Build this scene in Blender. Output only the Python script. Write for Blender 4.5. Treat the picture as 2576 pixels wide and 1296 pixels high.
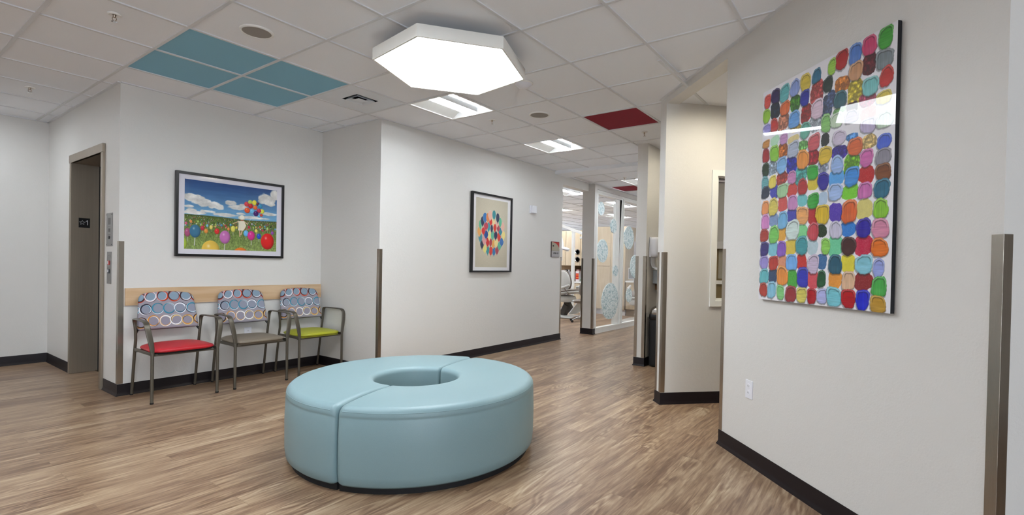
import bpy, bmesh, math, random
import numpy as np
from mathutils import Matrix, Vector

# ---------------------------------------------------------------- scene, camera, light
for o in list(bpy.data.objects): bpy.data.objects.remove(o, do_unlink=True)
C = bpy.context.scene.collection
sc = bpy.context.scene
PI = math.pi
HC = 2.75                      # ceiling height
cam_d = bpy.data.cameras.new('camera'); cam = bpy.data.objects.new('camera', cam_d); C.objects.link(cam)
_f, _cx, _cy, _yaw, _pit, _rol = 1255.166, 1355.78, 680.47, 0.608968, -0.010592, 0.019822
Fv = Vector((math.cos(_yaw)*math.cos(_pit), math.sin(_yaw)*math.cos(_pit), math.sin(_pit)))
Rv = Vector((math.sin(_yaw), -math.cos(_yaw), 0)); Uv = Rv.cross(Fv)
R2 = Rv*math.cos(_rol) + Uv*math.sin(_rol); U2 = -Rv*math.sin(_rol) + Uv*math.cos(_rol)
m = Matrix.Identity(4)
for i in range(3):
    m[i][0] = R2[i]; m[i][1] = U2[i]; m[i][2] = -Fv[i]
m[2][3] = 1.2259
cam.matrix_world = m
cam_d.sensor_fit = 'HORIZONTAL'; cam_d.sensor_width = 36; cam_d.lens = _f*36/2576
cam_d.shift_x = -(_cx-1288)/2576; cam_d.shift_y = (_cy-648)/2576
cam_d.clip_start = .05; cam_d.clip_end = 100
sc.camera = cam
w = bpy.data.worlds.new('world'); sc.world = w; w.use_nodes = True
w.node_tree.nodes['Background'].inputs[0].default_value = (.78, .89, 1, 1)
w.node_tree.nodes['Background'].inputs[1].default_value = 8.8
sc.view_settings.view_transform = 'Standard'; sc.view_settings.look = 'None'
sc.view_settings.gamma = 1; sc.view_settings.use_curve_mapping = False
sc.view_settings.exposure =  0.28
HEX_L = 16.5      # radiance of the hexagonal lamp
LENS_L = 46.0     # radiance of the troffer lenses

# ---------------------------------------------------------------- helpers
def srgb(h):
    if isinstance(h, str):
        h = [int(h[i:i+2], 16)/255 for i in (0, 2, 4)]
    return tuple(c/12.92 if c <= .04045 else ((c+.055)/1.055)**2.4 for c in h)

class NT:
    def __init__(s, name):
        s.m = bpy.data.materials.new(name); s.m.use_nodes = True
        s.t = s.m.node_tree; s.n = s.t.nodes; s.b = s.n['Principled BSDF']
    def add(s, ty, **kw):
        nd = s.n.new(ty)
        for k, v in kw.items():
            if k.startswith('i_'):
                key = k[2:]
                key = int(key) if key.isdigit() else key.replace('_', ' ')
                nd.inputs[key].default_value = v
            else: setattr(nd, k, v)
        return nd
    def link(s, a, b): s.t.links.new(a, b)
    def coord(s, scale=(1, 1, 1), rot=(0, 0, 0), kind='Object'):
        tc = s.add('ShaderNodeTexCoord'); mp = s.add('ShaderNodeMapping')
        mp.inputs['Scale'].default_value = scale; mp.inputs['Rotation'].default_value = rot
        s.link(tc.outputs[kind], mp.inputs[0]); return mp.outputs[0]

def mat(name, col, rough=.5, metal=0, var=.04, nscale=6, bump=0, bscale=60, stretch=(1, 1, 1), coat=0, spec=None, sheen=0):
    """plain surface with a little procedural colour variation and optional bump"""
    t = NT(name); c = srgb(col) if isinstance(col, str) else col
    co = t.coord(stretch)
    nz = t.add('ShaderNodeTexNoise', i_Scale=nscale, i_Detail=3.0); t.link(co, nz.inputs['Vector'])
    mx = t.add('ShaderNodeMix', data_type='RGBA')
    mx.inputs[6].default_value = tuple(x*(1-var) for x in c)+(1,)
    mx.inputs[7].default_value = tuple(min(1, x*(1+var)) for x in c)+(1,)
    t.link(nz.outputs['Fac'], mx.inputs[0]); t.link(mx.outputs[2], t.b.inputs['Base Color'])
    t.b.inputs['Roughness'].default_value = rough; t.b.inputs['Metallic'].default_value = metal
    t.b.inputs['Coat Weight'].default_value = coat
    if spec is not None: t.b.inputs['Specular IOR Level'].default_value = spec
    if sheen: t.b.inputs['Sheen Weight'].default_value = sheen
    if bump:
        n2 = t.add('ShaderNodeTexNoise', i_Scale=bscale, i_Detail=2.0); t.link(co, n2.inputs['Vector'])
        bp = t.add('ShaderNodeBump', i_Strength=bump, i_Distance=.002)
        t.link(n2.outputs['Fac'], bp.inputs['Height']); t.link(bp.outputs[0], t.b.inputs['Normal'])
    return t.m

def emis(name, col, strength):
    t = NT(name); t.b.inputs['Base Color'].default_value = tuple(col)+(1,)
    t.b.inputs['Emission Color'].default_value = tuple(col)+(1,)
    t.b.inputs['Emission Strength'].default_value = strength; return t.m

def glass(name, tint=(1, 1, 1), ior=1.5):
    t = NT(name); t.n.remove(t.b)
    tr = t.add('ShaderNodeBsdfTransparent'); tr.inputs[0].default_value = tuple(tint)+(1,)
    gl = t.add('ShaderNodeBsdfGlossy'); gl.inputs['Roughness'].default_value = .01
    fr = t.add('ShaderNodeFresnel'); mx = t.add('ShaderNodeMixShader'); ge = t.add('ShaderNodeNewGeometry')
    mr = t.add('ShaderNodeMapRange'); mr.inputs[3].default_value = ior; mr.inputs[4].default_value = 1/ior
    t.link(ge.outputs['Backfacing'], mr.inputs[0]); t.link(mr.outputs[0], fr.inputs['IOR'])
    t.link(fr.outputs[0], mx.inputs[0]); t.link(tr.outputs[0], mx.inputs[1]); t.link(gl.outputs[0], mx.inputs[2])
    t.link(mx.outputs[0], t.n['Material Output'].inputs[0]); return t.m

class MB:
    def __init__(s): s.v = []; s.f = []; s.mi = []; s.k = 0
    def _add(s, vs, fs):
        b = len(s.v); s.v += [tuple(v) for v in vs]; s.f += [tuple(b+i for i in f) for f in fs]; s.mi += [s.k]*len(fs); return s
    def box(s, x0, x1, y0, y1, z0, z1):
        vs = [(x, y, z) for z in (z0, z1) for y in (y0, y1) for x in (x0, x1)]
        return s._add(vs, [(0, 2, 3, 1), (4, 5, 7, 6), (0, 1, 5, 4), (2, 6, 7, 3), (0, 4, 6, 2), (1, 3, 7, 5)])
    def obox(s, c, size, M):
        hx, hy, hz = [d/2 for d in size]; c = Vector(c)
        vs = [c+M@Vector((x, y, z)) for z in (-hz, hz) for y in (-hy, hy) for x in (-hx, hx)]
        return s._add(vs, [(0, 2, 3, 1), (4, 5, 7, 6), (0, 1, 5, 4), (2, 6, 7, 3), (0, 4, 6, 2), (1, 3, 7, 5)])
    def prism(s, poly, z0, z1):
        a = sum(poly[i][0]*poly[(i+1) % len(poly)][1]-poly[(i+1) % len(poly)][0]*poly[i][1] for i in range(len(poly)))
        if a < 0: poly = poly[::-1]
        n = len(poly)
        vs = [(p[0], p[1], z0) for p in poly]+[(p[0], p[1], z1) for p in poly]
        return s._add(vs, [tuple(range(n))[::-1], tuple(range(n, 2*n))]+[(i, (i+1) % n, n+(i+1) % n, n+i) for i in range(n)])
    def prism_y(s, poly, y0, y1):
        """polygon in x,z extruded along y"""
        a = sum(poly[i][0]*poly[(i+1) % len(poly)][1]-poly[(i+1) % len(poly)][0]*poly[i][1] for i in range(len(poly)))
        if a < 0: poly = poly[::-1]
        n = len(poly)
        vs = [(p[0], y0, p[1]) for p in poly]+[(p[0], y1, p[1]) for p in poly]
        return s._add(vs, [tuple(range(n)), tuple(range(n, 2*n))[::-1]]+[(i, n+i, n+(i+1) % n, (i+1) % n) for i in range(n)])
    def sweep(s, path, sec, closed=False, caps=True):
        """path: points; sec(i) -> list of (a, b) in the local frame (side, up)"""
        P = [Vector(p) for p in path]; n = len(P); rings = []; prev = None
        for i in range(n):
            a = P[i-1] if i or closed else P[i]; b = P[(i+1) % n] if i < n-1 or closed else P[i]
            t = (b-a).normalized()
            if prev is None:
                up = Vector((0, 0, 1)) if abs(t.z) < .9 else Vector((0, 1, 0))
                sd = t.cross(up).normalized()
            else:
                sd = (prev-t*prev.dot(t)).normalized()
            prev = sd; upv = sd.cross(t).normalized()
            rings.append([P[i]+sd*q[0]+upv*q[1] for q in sec(i)])
        m_ = len(rings[0]); vs = [v for r in rings for v in r]; fs = []
        for i in range(n if closed else n-1):
            j = (i+1) % n
            for k in range(m_):
                l = (k+1) % m_; fs.append((i*m_+k, i*m_+l, j*m_+l, j*m_+k))
        if caps and not closed:
            fs.append(tuple(range(m_))[::-1]); fs.append(tuple((n-1)*m_+k for k in range(m_)))
        return s._add(vs, fs)
    def tube(s, path, r, seg=10, r2=None, closed=False):
        n = len(path)
        def sec(i):
            rr = r if r2 is None else r+(r2-r)*i/(n-1)
            return [(rr*math.cos(2*PI*k/seg), rr*math.sin(2*PI*k/seg)) for k in range(seg)]
        return s.sweep(path, sec, closed)
    def lathe(s, prof, seg=24, c=(0, 0, 0), sx=1, sy=1):
        n = len(prof); vs = []; fs = []
        for r, z in prof:
            vs += [(c[0]+sx*r*math.cos(2*PI*k/seg), c[1]+sy*r*math.sin(2*PI*k/seg), c[2]+z) for k in range(seg)]
        for i in range(n-1):
            for k in range(seg):
                l = (k+1) % seg; fs.append((i*seg+k, i*seg+l, (i+1)*seg+l, (i+1)*seg+k))
        if prof[0][0] > 1e-5: fs.append(tuple(range(seg))[::-1])
        if prof[-1][0] > 1e-5: fs.append(tuple((n-1)*seg+k for k in range(seg)))
        return s._add(vs, fs)
    def blob(s, c, h, M=None, e=2.0, ez=2.0, nu=28, nv=14):
        """superellipsoid: half sizes h"""
        M = M or Matrix.Identity(3); vs = []; c = Vector(c)
        sp = lambda q, p: math.copysign(abs(q)**(2/p), q)
        for j in range(nv+1):
            ph = -PI/2+PI*j/nv; cz, sz = sp(math.cos(ph), ez), sp(math.sin(ph), ez)
            for i in range(nu):
                th = 2*PI*i/nu
                vs.append(c+M@Vector((h[0]*cz*sp(math.cos(th), e), h[1]*cz*sp(math.sin(th), e), h[2]*sz)))
        fs = [(j*nu+i, j*nu+(i+1) % nu, (j+1)*nu+(i+1) % nu, (j+1)*nu+i) for j in range(nv) for i in range(nu)]
        return s._add(vs, fs)
    def build(s, name, mats, parent=None, smooth=False, bevel=0, bseg=2, loc=None, rot=None, merge=False):
        me = bpy.data.meshes.new(name); me.from_pydata(s.v, [], s.f)
        mats = mats if isinstance(mats, (list, tuple)) else [mats]
        for x in mats: me.materials.append(x)
        if len(mats) > 1: me.polygons.foreach_set('material_index', s.mi)
        bm = bmesh.new(); bm.from_mesh(me)
        bmesh.ops.remove_doubles(bm, verts=bm.verts, dist=1e-6)
        if not merge: bmesh.ops.recalc_face_normals(bm, faces=bm.faces)
        bm.to_mesh(me); bm.free()
        o = bpy.data.objects.new(name, me); C.objects.link(o)
        if parent: o.parent = parent
        if loc: o.location = loc
        if rot is not None: o.rotation_euler = (0, 0, rot)
        if smooth:
            me.polygons.foreach_set('use_smooth', [True]*len(me.polygons))
            if smooth != 'all':
                try: me.set_sharp_from_angle(angle=math.radians(smooth if smooth is not True else 40))
                except Exception: pass
        if bevel:
            b = o.modifiers.new('bevel', 'BEVEL'); b.width = bevel; b.segments = bseg; b.limit_method = 'ANGLE'; b.angle_limit = math.radians(35)
            if not smooth: me.polygons.foreach_set('use_smooth', [True]*len(me.polygons)); b.harden_normals = True
        return o

def thing(name, label, cat, loc=(0, 0, 0), rot=0, group=None):
    o = bpy.data.objects.new(name, None); C.objects.link(o); o.empty_display_size = .1
    o.location = loc; o.rotation_euler = (0, 0, rot); o['label'] = label; o['category'] = cat
    if group: o['group'] = group
    return o
def tag(o, label, cat, group=None):
    o['label'] = label; o['category'] = cat
    if group: o['group'] = group
    return o
def struct(o): o['kind'] = 'structure'; return o
def RX(a): return Matrix.Rotation(a, 3, 'X')
def RY(a): return Matrix.Rotation(a, 3, 'Y')
def RZ(a): return Matrix.Rotation(a, 3, 'Z')
def copy_thing(root, label, loc=None, rot=None, group=None):
    r = root.copy(); C.objects.link(r); r['label'] = label
    if loc: r.location = loc
    if rot is not None: r.rotation_euler = (0, 0, rot)
    if group: r['group'] = group
    def rec(src, dst):
        for ch in list(src.children):
            c = ch.copy(); C.objects.link(c); c.parent = dst; rec(ch, c)
    rec(root, r); return r
def text_mb(txt, size, mtl, name, parent, loc, depth=.0006, rotx=PI/2, align='CENTER', bold=0):
    cu = bpy.data.curves.new(name, 'FONT'); cu.body = txt; cu.size = size; cu.extrude = depth; cu.offset = bold
    cu.align_x = align; cu.align_y = 'CENTER'
    ob = bpy.data.objects.new(name+'_src', cu); C.objects.link(ob)
    dg = bpy.context.evaluated_depsgraph_get()
    me = bpy.data.meshes.new_from_object(ob.evaluated_get(dg)); bpy.data.objects.remove(ob)
    me.name = name; me.materials.clear(); me.materials.append(mtl)
    o = bpy.data.objects.new(name, me); C.objects.link(o); o.parent = parent
    o.location = loc; o.rotation_euler = (rotx, 0, 0); return o

# ---------------------------------------------------------------- materials
def wall_mat(name, col):
    t = NT(name); c = srgb(col); co = t.coord()
    n1 = t.add('ShaderNodeTexNoise', i_Scale=1.3, i_Detail=2.0); t.link(co, n1.inputs['Vector'])
    mx = t.add('ShaderNodeMix', data_type='RGBA')
    mx.inputs[6].default_value = tuple(x*.985 for x in c)+(1,); mx.inputs[7].default_value = tuple(x*1.015 for x in c)+(1,)
    t.link(n1.outputs['Fac'], mx.inputs[0]); t.link(mx.outputs[2], t.b.inputs['Base Color'])
    n2 = t.add('ShaderNodeTexNoise', i_Scale=120.0, i_Detail=3.0, i_Roughness=.6); t.link(co, n2.inputs['Vector'])
    n3 = t.add('ShaderNodeTexNoise', i_Scale=35.0, i_Detail=2.0); t.link(co, n3.inputs['Vector'])
    ad = t.add('ShaderNodeMath', operation='ADD'); t.link(n2.outputs['Fac'], ad.inputs[0]); t.link(n3.outputs['Fac'], ad.inputs[1])
    bp = t.add('ShaderNodeBump', i_Strength=.35, i_Distance=.0025); t.link(ad.outputs[0], bp.inputs['Height'])
    t.link(bp.outputs[0], t.b.inputs['Normal']); t.b.inputs['Roughness'].default_value = .48
    return t.m
M = {}
M['wall'] = wall_mat('painted_wall', 'dad7d3')
def floor_mat():
    t = NT('wood_plank_floor'); co = t.coord()
    br = t.add('ShaderNodeTexBrick', offset=.37, offset_frequency=2, squash=1.0)
    br.inputs['Color1'].default_value = (0, 0, 0, 1); br.inputs['Color2'].default_value = (1, 1, 1, 1); br.inputs['Mortar'].default_value = (.5, .5, .5, 1)
    br.inputs['Scale'].default_value = 1.0; br.inputs['Mortar Size'].default_value = .0009; br.inputs['Mortar Smooth'].default_value = .3
    br.inputs['Brick Width'].default_value = 1.219; br.inputs['Row Height'].default_value = .152; br.inputs['Bias'].default_value = 0
    t.link(co, br.inputs['Vector'])
    # half-length blocks inside planks, printed pattern
    rnd = t.add('ShaderNodeSeparateColor'); t.link(br.outputs['Color'], rnd.inputs[0])
    off = t.add('ShaderNodeMath', operation='MULTIPLY'); off.inputs[1].default_value = 37.0; t.link(rnd.outputs[0], off.inputs[0])
    def grain(scale, det, dist, rough=.6, ns=1.0):
        mp = t.add('ShaderNodeMapping'); mp.inputs['Scale'].default_value = scale; t.link(co, mp.inputs[0])
        n = t.add('ShaderNodeTexNoise', noise_dimensions='4D'); n.inputs['Scale'].default_value = ns
        n.inputs['Detail'].default_value = det; n.inputs['Distortion'].default_value = dist; n.inputs['Roughness'].default_value = rough
        t.link(mp.outputs[0], n.inputs['Vector']); t.link(off.outputs[0], n.inputs['W']); return n.outputs['Fac']
    g1 = grain((2.4, 30, 1), 6.0, 1.3); g2 = grain((9, 110, 1), 3.0, .3); g3 = grain((.8, 5, 1), 2.0, .9)
    # cathedral figure: contour lines of a soft noise
    gc = grain((1.3, 7.5, 1), 1.5, .5)
    sn = t.add('ShaderNodeMath', operation='MULTIPLY'); sn.inputs[1].default_value = 80; t.link(gc, sn.inputs[0])
    sn2 = t.add('ShaderNodeMath', operation='SINE'); t.link(sn.outputs[0], sn2.inputs[0])
    gm = grain((.9, 3.0, 1), 1.0, .2)
    mk = t.add('ShaderNodeMapRange'); mk.inputs[1].default_value = .50; mk.inputs[2].default_value = .62; mk.inputs[3].default_value = 0; mk.inputs[4].default_value = .055; t.link(gm, mk.inputs[0])
    cm = t.add('ShaderNodeMath', operation='MULTIPLY'); t.link(sn2.outputs[0], cm.inputs[0]); t.link(mk.outputs[0], cm.inputs[1])
    def lin(a, ka, b, kb):
        m1 = t.add('ShaderNodeMath', operation='MULTIPLY'); m1.inputs[1].default_value = ka; t.link(a, m1.inputs[0])
        m2 = t.add('ShaderNodeMath', operation='MULTIPLY_ADD'); m2.inputs[1].default_value = kb; t.link(b, m2.inputs[0]); t.link(m1.outputs[0], m2.inputs[2]); return m2.outputs[0]
    s = lin(g1, .58, g2, .19); s = lin(s, 1, g3, .30); s = lin(s, 1, rnd.outputs[0], .10)
    ad = t.add('ShaderNodeMath', operation='ADD'); t.link(s, ad.inputs[0]); t.link(cm.outputs[0], ad.inputs[1])
    rp = t.add('ShaderNodeValToRGB'); e = rp.color_ramp.elements
    e[0].position = .36; e[0].color = srgb('4f3a2a')+(1,); e[1].position = .78; e[1].color = srgb('c2af96')+(1,)
    for p, c_ in ((.50, '735843'), (.58, '8c7159'), (.66, 'a48b70')):
        x = e.new(p); x.color = srgb(c_)+(1,)
    t.link(ad.outputs[0], rp.inputs[0])
    mo = t.add('ShaderNodeMix', data_type='RGBA'); t.link(br.outputs['Fac'], mo.inputs[0]); t.link(rp.outputs[0], mo.inputs[6]); mo.inputs[7].default_value = srgb('7d654b')+(1,)
    t.link(mo.outputs[2], t.b.inputs['Base Color'])
    rr = t.add('ShaderNodeMapRange'); rr.inputs[3].default_value = .26; rr.inputs[4].default_value = .38; t.link(g1, rr.inputs[0]); t.link(rr.outputs[0], t.b.inputs['Roughness'])
    bp = t.add('ShaderNodeBump', i_Strength=.12, i_Distance=.001); t.link(g2, bp.inputs['Height']); t.link(bp.outputs[0], t.b.inputs['Normal'])
    return t.m
M['floor'] = floor_mat()
def tile_mat(name, col, rough=.85):
    t = NT(name); c = srgb(col); co = t.coord()
    n1 = t.add('ShaderNodeTexNoise', i_Scale=220.0, i_Detail=2.0); t.link(co, n1.inputs['Vector'])
    mx = t.add('ShaderNodeMix', data_type='RGBA'); mx.inputs[6].default_value = tuple(x*.94 for x in c)+(1,); mx.inputs[7].default_value = c+(1,)
    t.link(n1.outputs['Fac'], mx.inputs[0]); t.link(mx.outputs[2], t.b.inputs['Base Color'])
    bp = t.add('ShaderNodeBump', i_Strength=.25, i_Distance=.001); t.link(n1.outputs['Fac'], bp.inputs['Height']); t.link(bp.outputs[0], t.b.inputs['Normal'])
    t.b.inputs['Roughness'].default_value = rough; return t.m
M['tile'] = tile_mat('ceiling_tile_white', 'f6f8fd'); M['bluetile'] = tile_mat('ceiling_tile_blue', '8cc2da'); M['redtile'] = tile_mat('ceiling_tile_red', '8c0e28')
M['grid'] = mat('grid_white', 'dcdde0', .5)
M['base'] = mat('cove_base_vinyl', '160d11', .42, var=.15, spec=.35)
M['steel'] = mat('brushed_steel', 'ada59b', .24, 1, var=.08, nscale=3, bump=.15, bscale=40, stretch=(60, 60, 1))
M['steel_dark'] = mat('elevator_steel', '978b7c', .38, .7, var=.1, nscale=2, bump=.1, bscale=40, stretch=(60, 60, 1))
M['chrome'] = mat('chrome', 'd8d8d8', .12, 1)
M['white'] = mat('white_paint', 'ebe9e6', .4); M['whiteplastic'] = mat('white_plastic', 'e8e8ee', .3)
M['black'] = mat('black_gloss', '0c0a0d', .3); M['blackmatte'] = mat('black_matte', '0a0a0e', .7)
def maple(name, col, col2, along='x'):
    t = NT(name); a, b = srgb(col), srgb(col2)
    st = {'x': (1.2, 14, 14), 'z': (10, 10, 1.0), 'y': (14, 1.2, 14)}[along]; co = t.coord(st)
    n = t.add('ShaderNodeTexNoise', i_Scale=1.0, i_Detail=5.0, i_Distortion=1.2); t.link(co, n.inputs['Vector'])
    r = t.add('ShaderNodeValToRGB'); r.color_ramp.elements[0].position = .35; r.color_ramp.elements[1].position = .65
    r.color_ramp.elements[0].color = b+(1,); r.color_ramp.elements[1].color = a+(1,)
    t.link(n.outputs['Fac'], r.inputs[0]); t.link(r.outputs[0], t.b.inputs['Base Color']); t.b.inputs['Roughness'].default_value = .35
    return t.m
M['maple'] = maple('maple_rail', 'd4b795', 'c3a07a'); M['maplecab'] = maple('maple_cabinet', 'd0bfa5', 'c3af92', 'z')
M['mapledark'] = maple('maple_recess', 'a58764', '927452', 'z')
M['glass'] = glass('clear_glass')
# ---------------------------------------------------------------- structure
S2 = math.sqrt(.5)
XE, YL, YW, YC, XS, XC5 = 1.478, 7.93, 5.52, 4.43, 3.38, 7.0
P0 = (2.323, -.327); P1 = (3.59, .94); P2 = (4.29, 1.64); TH = .085
struct(MB().box(-3.72, 18.2, -3.72, 12.2, -.1, 0).build('floor', M['floor']))
struct(MB().box(-3.6, XE, YL, YL+.12, 0, 2.78).build('wall_left', M['wall']))
OY0, OY1, OZ = 5.93, 6.965, 2.235           # lift opening
struct(MB().box(XE, XE+.1, YW, OY0, 0, 2.78).box(XE, XE+.1, OY1, YL+.12, 0, 2.78).box(XE, XE+.1, OY0, OY1, OZ, 2.78).build('wall_elevator', M['wall']))
struct(MB().box(XE+.1, XS+.1, YW, YW+.1, 0, 2.78).build('wall_back', M['wall']))
struct(MB().box(XS, XS+.1, YC, YW, 0, 2.78).build('wall_alcove', M['wall']))
struct(MB().box(XS+.1, XC5, YC, YC+.12, 0, 2.78).box(XC5, 7.87, YC, YC+.12, 2.57, 2.78).box(7.87, 7.96, 4.30, YC+.12, 0, 2.78)
       .box(7.96, 18.1, 4.30, 4.42, 2.61, 2.78).build('wall_center', M['wall']))
struct(MB().box(5.8, 18.1, 2.44, 2.575, 0, 2.78).build('wall_corridor', M['wall']))
a = 3.0*S2
struct(MB().prism([P0, (P0[0]+a, P0[1]-a), (P0[0]+a+TH, P0[1]-a+TH), (P0[0]+2*TH, P0[1]), (P1[0]+TH, P1[1]-TH), P1], 0, 2.78)
       .prism([P1, (P1[0]+TH, P1[1]-TH), (P2[0]+TH, P2[1]-TH), P2], 2.69, 2.78).build('wall_right', M['wall']))
# niche wall with a window in it (local x along the wall)
nw = MB(); W0, W1, WZ0, WZ1 = .50, 1.5, .93, 2.07
nw.box(0, W0, 0, .12, 0, 2.78).box(W1, 2.6, 0, .12, 0, 2.78).box(W0, W1, 0, .12, 0, WZ0).box(W0, W1, 0, .12, WZ1, 2.78)
struct(nw.build('wall_niche', M['wall'], loc=(P2[0], P2[1], 0), rot=-PI/4))
struct(MB().box(7.6, 7.7, -3.6, 2.44, 0, 2.78).build('wall_hall', M['wall']))
struct(MB().box(18.0, 18.1, 2.575, 4.3, 0, 2.7).box(18.0, 18.1, 4.42, 12.1, 0, 2.7).build('wall_far', M['wall']))
struct(MB().box(-3.6, 7.5, 12.1, 12.2, 0, 2.78).box(16, 18.1, 12.1, 12.2, 0, 2.78).box(7.5, 16, 12.1, 12.2, 0, .9).box(7.5, 16, 12.1, 12.2, 2.5, 2.78).build('wall_dental', M['wall']))
wd = MB()  # unseen window added so cool daylight lifts the treatment room ceiling
for k in range(8): x = 7.5+8.45*k/7; wd.box(x, x+.05, 12.13, 12.18, .9, 2.5)
struct(wd.box(7.5, 16, 12.13, 12.18, .9, .95).box(7.5, 16, 12.13, 12.18, 2.45, 2.5).build('added_window_4', M['white']))
struct(MB().box(-3.72, -3.6, -3.6, 12.2, 0, 2.78).build('wall_side', M['wall']))
# unseen glazed wall added behind the camera as cool daylight fill
BX0, BX1, BZ0, BZ1 = -3.4, -.6, .25, 2.6
struct(MB().box(-3.72, BX0, -3.72, -3.6, 0, 2.78).box(BX1, 18.2, -3.72, -3.6, 0, 2.78).box(BX0, BX1, -3.72, -3.6, 0, BZ0).box(BX0, BX1, -3.72, -3.6, BZ1, 2.78).build('wall_behind', M['wall']))
wb = MB()
for k in range(6): x = BX0+(BX1-BX0-.05)*k/5; wb.box(x, x+.05, -3.69, -3.63, BZ0, BZ1)
wb.box(BX0, BX1, -3.69, -3.63, BZ0, BZ0+.05).box(BX0, BX1, -3.69, -3.63, BZ1-.05, BZ1)
struct(wb.build('added_window_3', M['white']))
pl_d = bpy.data.lights.new('added_window_portal', 'AREA'); pl_d.shape = 'RECTANGLE'; pl_d.size = BX1-BX0; pl_d.size_y = BZ1-BZ0
pl_o = bpy.data.objects.new('added_window_portal', pl_d); C.objects.link(pl_o); pl_o.location = ((BX0+BX1)/2, -3.62, (BZ0+BZ1)/2); pl_o.rotation_euler = (PI/2, 0, 0)
pl_d.cycles.is_portal = True

# ceiling tiles: square cells, with cells left open for the recessed lights and the vent
T = .6096; GX, GY = 1.3739, 5.0358
OPEN = {(3, -3), (6, -3), (2, -2)}
BLUE = [(0, -1), (1, -1), (0, -2), (1, -2)]; RED = [(5, -5)]
offcam = [(-4, -3), (-4, -7), (-2, 3), (-7, 0), (-4, -11), (7, -6), (-4, 0), (-6, 4), (-1, -5), (-2, -3), (-1, -4)]
OPEN |= set(offcam)
ce = MB(); gr = MB()
i0, i1, j0, j1 = -9, 9, -15, 5
def XI(i): return min(max(GX+T*i, -3.6), 6.75)
def YJ(j): return min(max(GY+T*j, -3.6), 8.0)
for i in range(i0, i1):
    for j in range(j0, j1):
        if (i, j) in OPEN or (i, j) in BLUE or (i, j) in RED: continue
        x0, x1, y0, y1 = XI(i), XI(i+1), YJ(j), YJ(j+1)
        if x1-x0 < .01 or y1-y0 < .01: continue
        ce.box(x0, x1, y0, y1, HC+.004, HC+.02)
struct(ce.build('ceiling', M['tile']))
g = .0105
for i in range(i0, i1+1): gr.box(GX+T*i-g, GX+T*i+g, -3.6, 8.0, HC-.003, HC+.005) if -3.6 < GX+T*i < 6.74 else None
for j in range(j0, j1+1): gr.box(-3.6, 6.75, GY+T*j-g, GY+T*j+g, HC-.0035, HC+.0048) if -3.6 < GY+T*j < 8 else None
# wall angle round the room
def angle_strip(p, q, z=HC, wd=.022):
    p = Vector(p); q = Vector(q); d = (q-p).normalized(); n = Vector((-d.y, d.x))
    gr.prism([tuple(p), tuple(q), tuple(q+n*wd), tuple(p+n*wd)], z-.005, z+.004)
angle_strip((XE, YL), (-3.5, YL)); angle_strip((XE, YW), (XE, YL)); angle_strip((XS, YW), (XE, YW)); angle_strip((XS, YC), (XS, YW))
angle_strip((6.75, YC), (XS, YC)); angle_strip((P0[0], P0[1]), (P2[0]+TH, P2[1]+TH)) 
struct(gr.build('trim_1', M['grid']))
# lower ceiling beyond the bulkhead
lc = MB(); lc.box(6.75, 7.13, 2.4, 4.43, 2.70, 2.78)
LX, LY = 7.13, 3.77-.6096*2
DLIGHTS = [(8.35, 5.294), (10.787, 5.294), (13.226, 6.513), (10.787, 7.123), (13.226, 5.294), (8.349, 7.123), (10.787, 8.343), (13.226, 8.95)]  # last three are added out of sight to brighten the treatment room
for i in range(0, 18):
    for j in range(0, 16):
        x0, x1 = LX+T*i, min(LX+T*(i+1), 18.1); y0, y1 = LY+T*j, LY+T*(j+1)
        if (i, j) in ((1, 1), (2, 2), (5, 1)): continue
        cx_, cy_ = (x0+x1)/2, (y0+y1)/2
        if x1 <= x0: continue
        if any(abs(cx_-q[0]) < .62 and abs(cy_-q[1]) < .31 for q in DLIGHTS): continue
        lc.box(x0, x1, y0, y1, 2.704, 2.74)
lc.box(6.75, 7.13, 4.55, 12.1, 2.704, 2.74).box(6.75, 7.7, -3.6, 2.4, 2.704, 2.78)
lc.box(3.4, 6.75, 8.0, 12.1, 2.704, 2.78).box(-3.6, 3.4, 8.0, 12.1, 2.704, 2.78)
struct(lc.build('ceiling', M['tile']))
lg = MB()
for i in range(0, 18): lg.box(LX+T*i-g, LX+T*i+g, 2.575, 12.1, 2.697, 2.705)
for j in range(0, 17): lg.box(7.13, 18, LY+T*j-g, LY+T*j+g, 2.6965, 2.7048)
lg.box(7.13, 18, 4.25, 4.30, 2.69, 2.705)
struct(lg.build('trim_2', M['grid']))
# niche ceiling behind the header
q = (P2[0]+TH, P2[1]-TH)
A_ = (P0[0]+2*TH, P0[1]); nc = MB()
for pg in ([A_, (3.9, 1.08), (3.9, -1.715)], [(3.9, .95), (4.3, .95), (4.3, 1.48), (3.9, 1.08)], [(3.9, .55), (4.3, .55), (4.3, -2.11), (3.9, -1.715)], [(4.3, 1.48), q, (q[0]+1.9, q[1]-1.9), (P0[0]+2.4, P0[1]-2.2), (4.3, -2.11)]): nc.prism(pg, 2.705, 2.74)
struct(nc.build('ceiling', M['tile']))
ng = MB()
ng.box(3.4, 6.2, 1.366-.012, 1.366+.012, 2.70, 2.7055)
struct(ng.build('trim_3', M['grid']))
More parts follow.
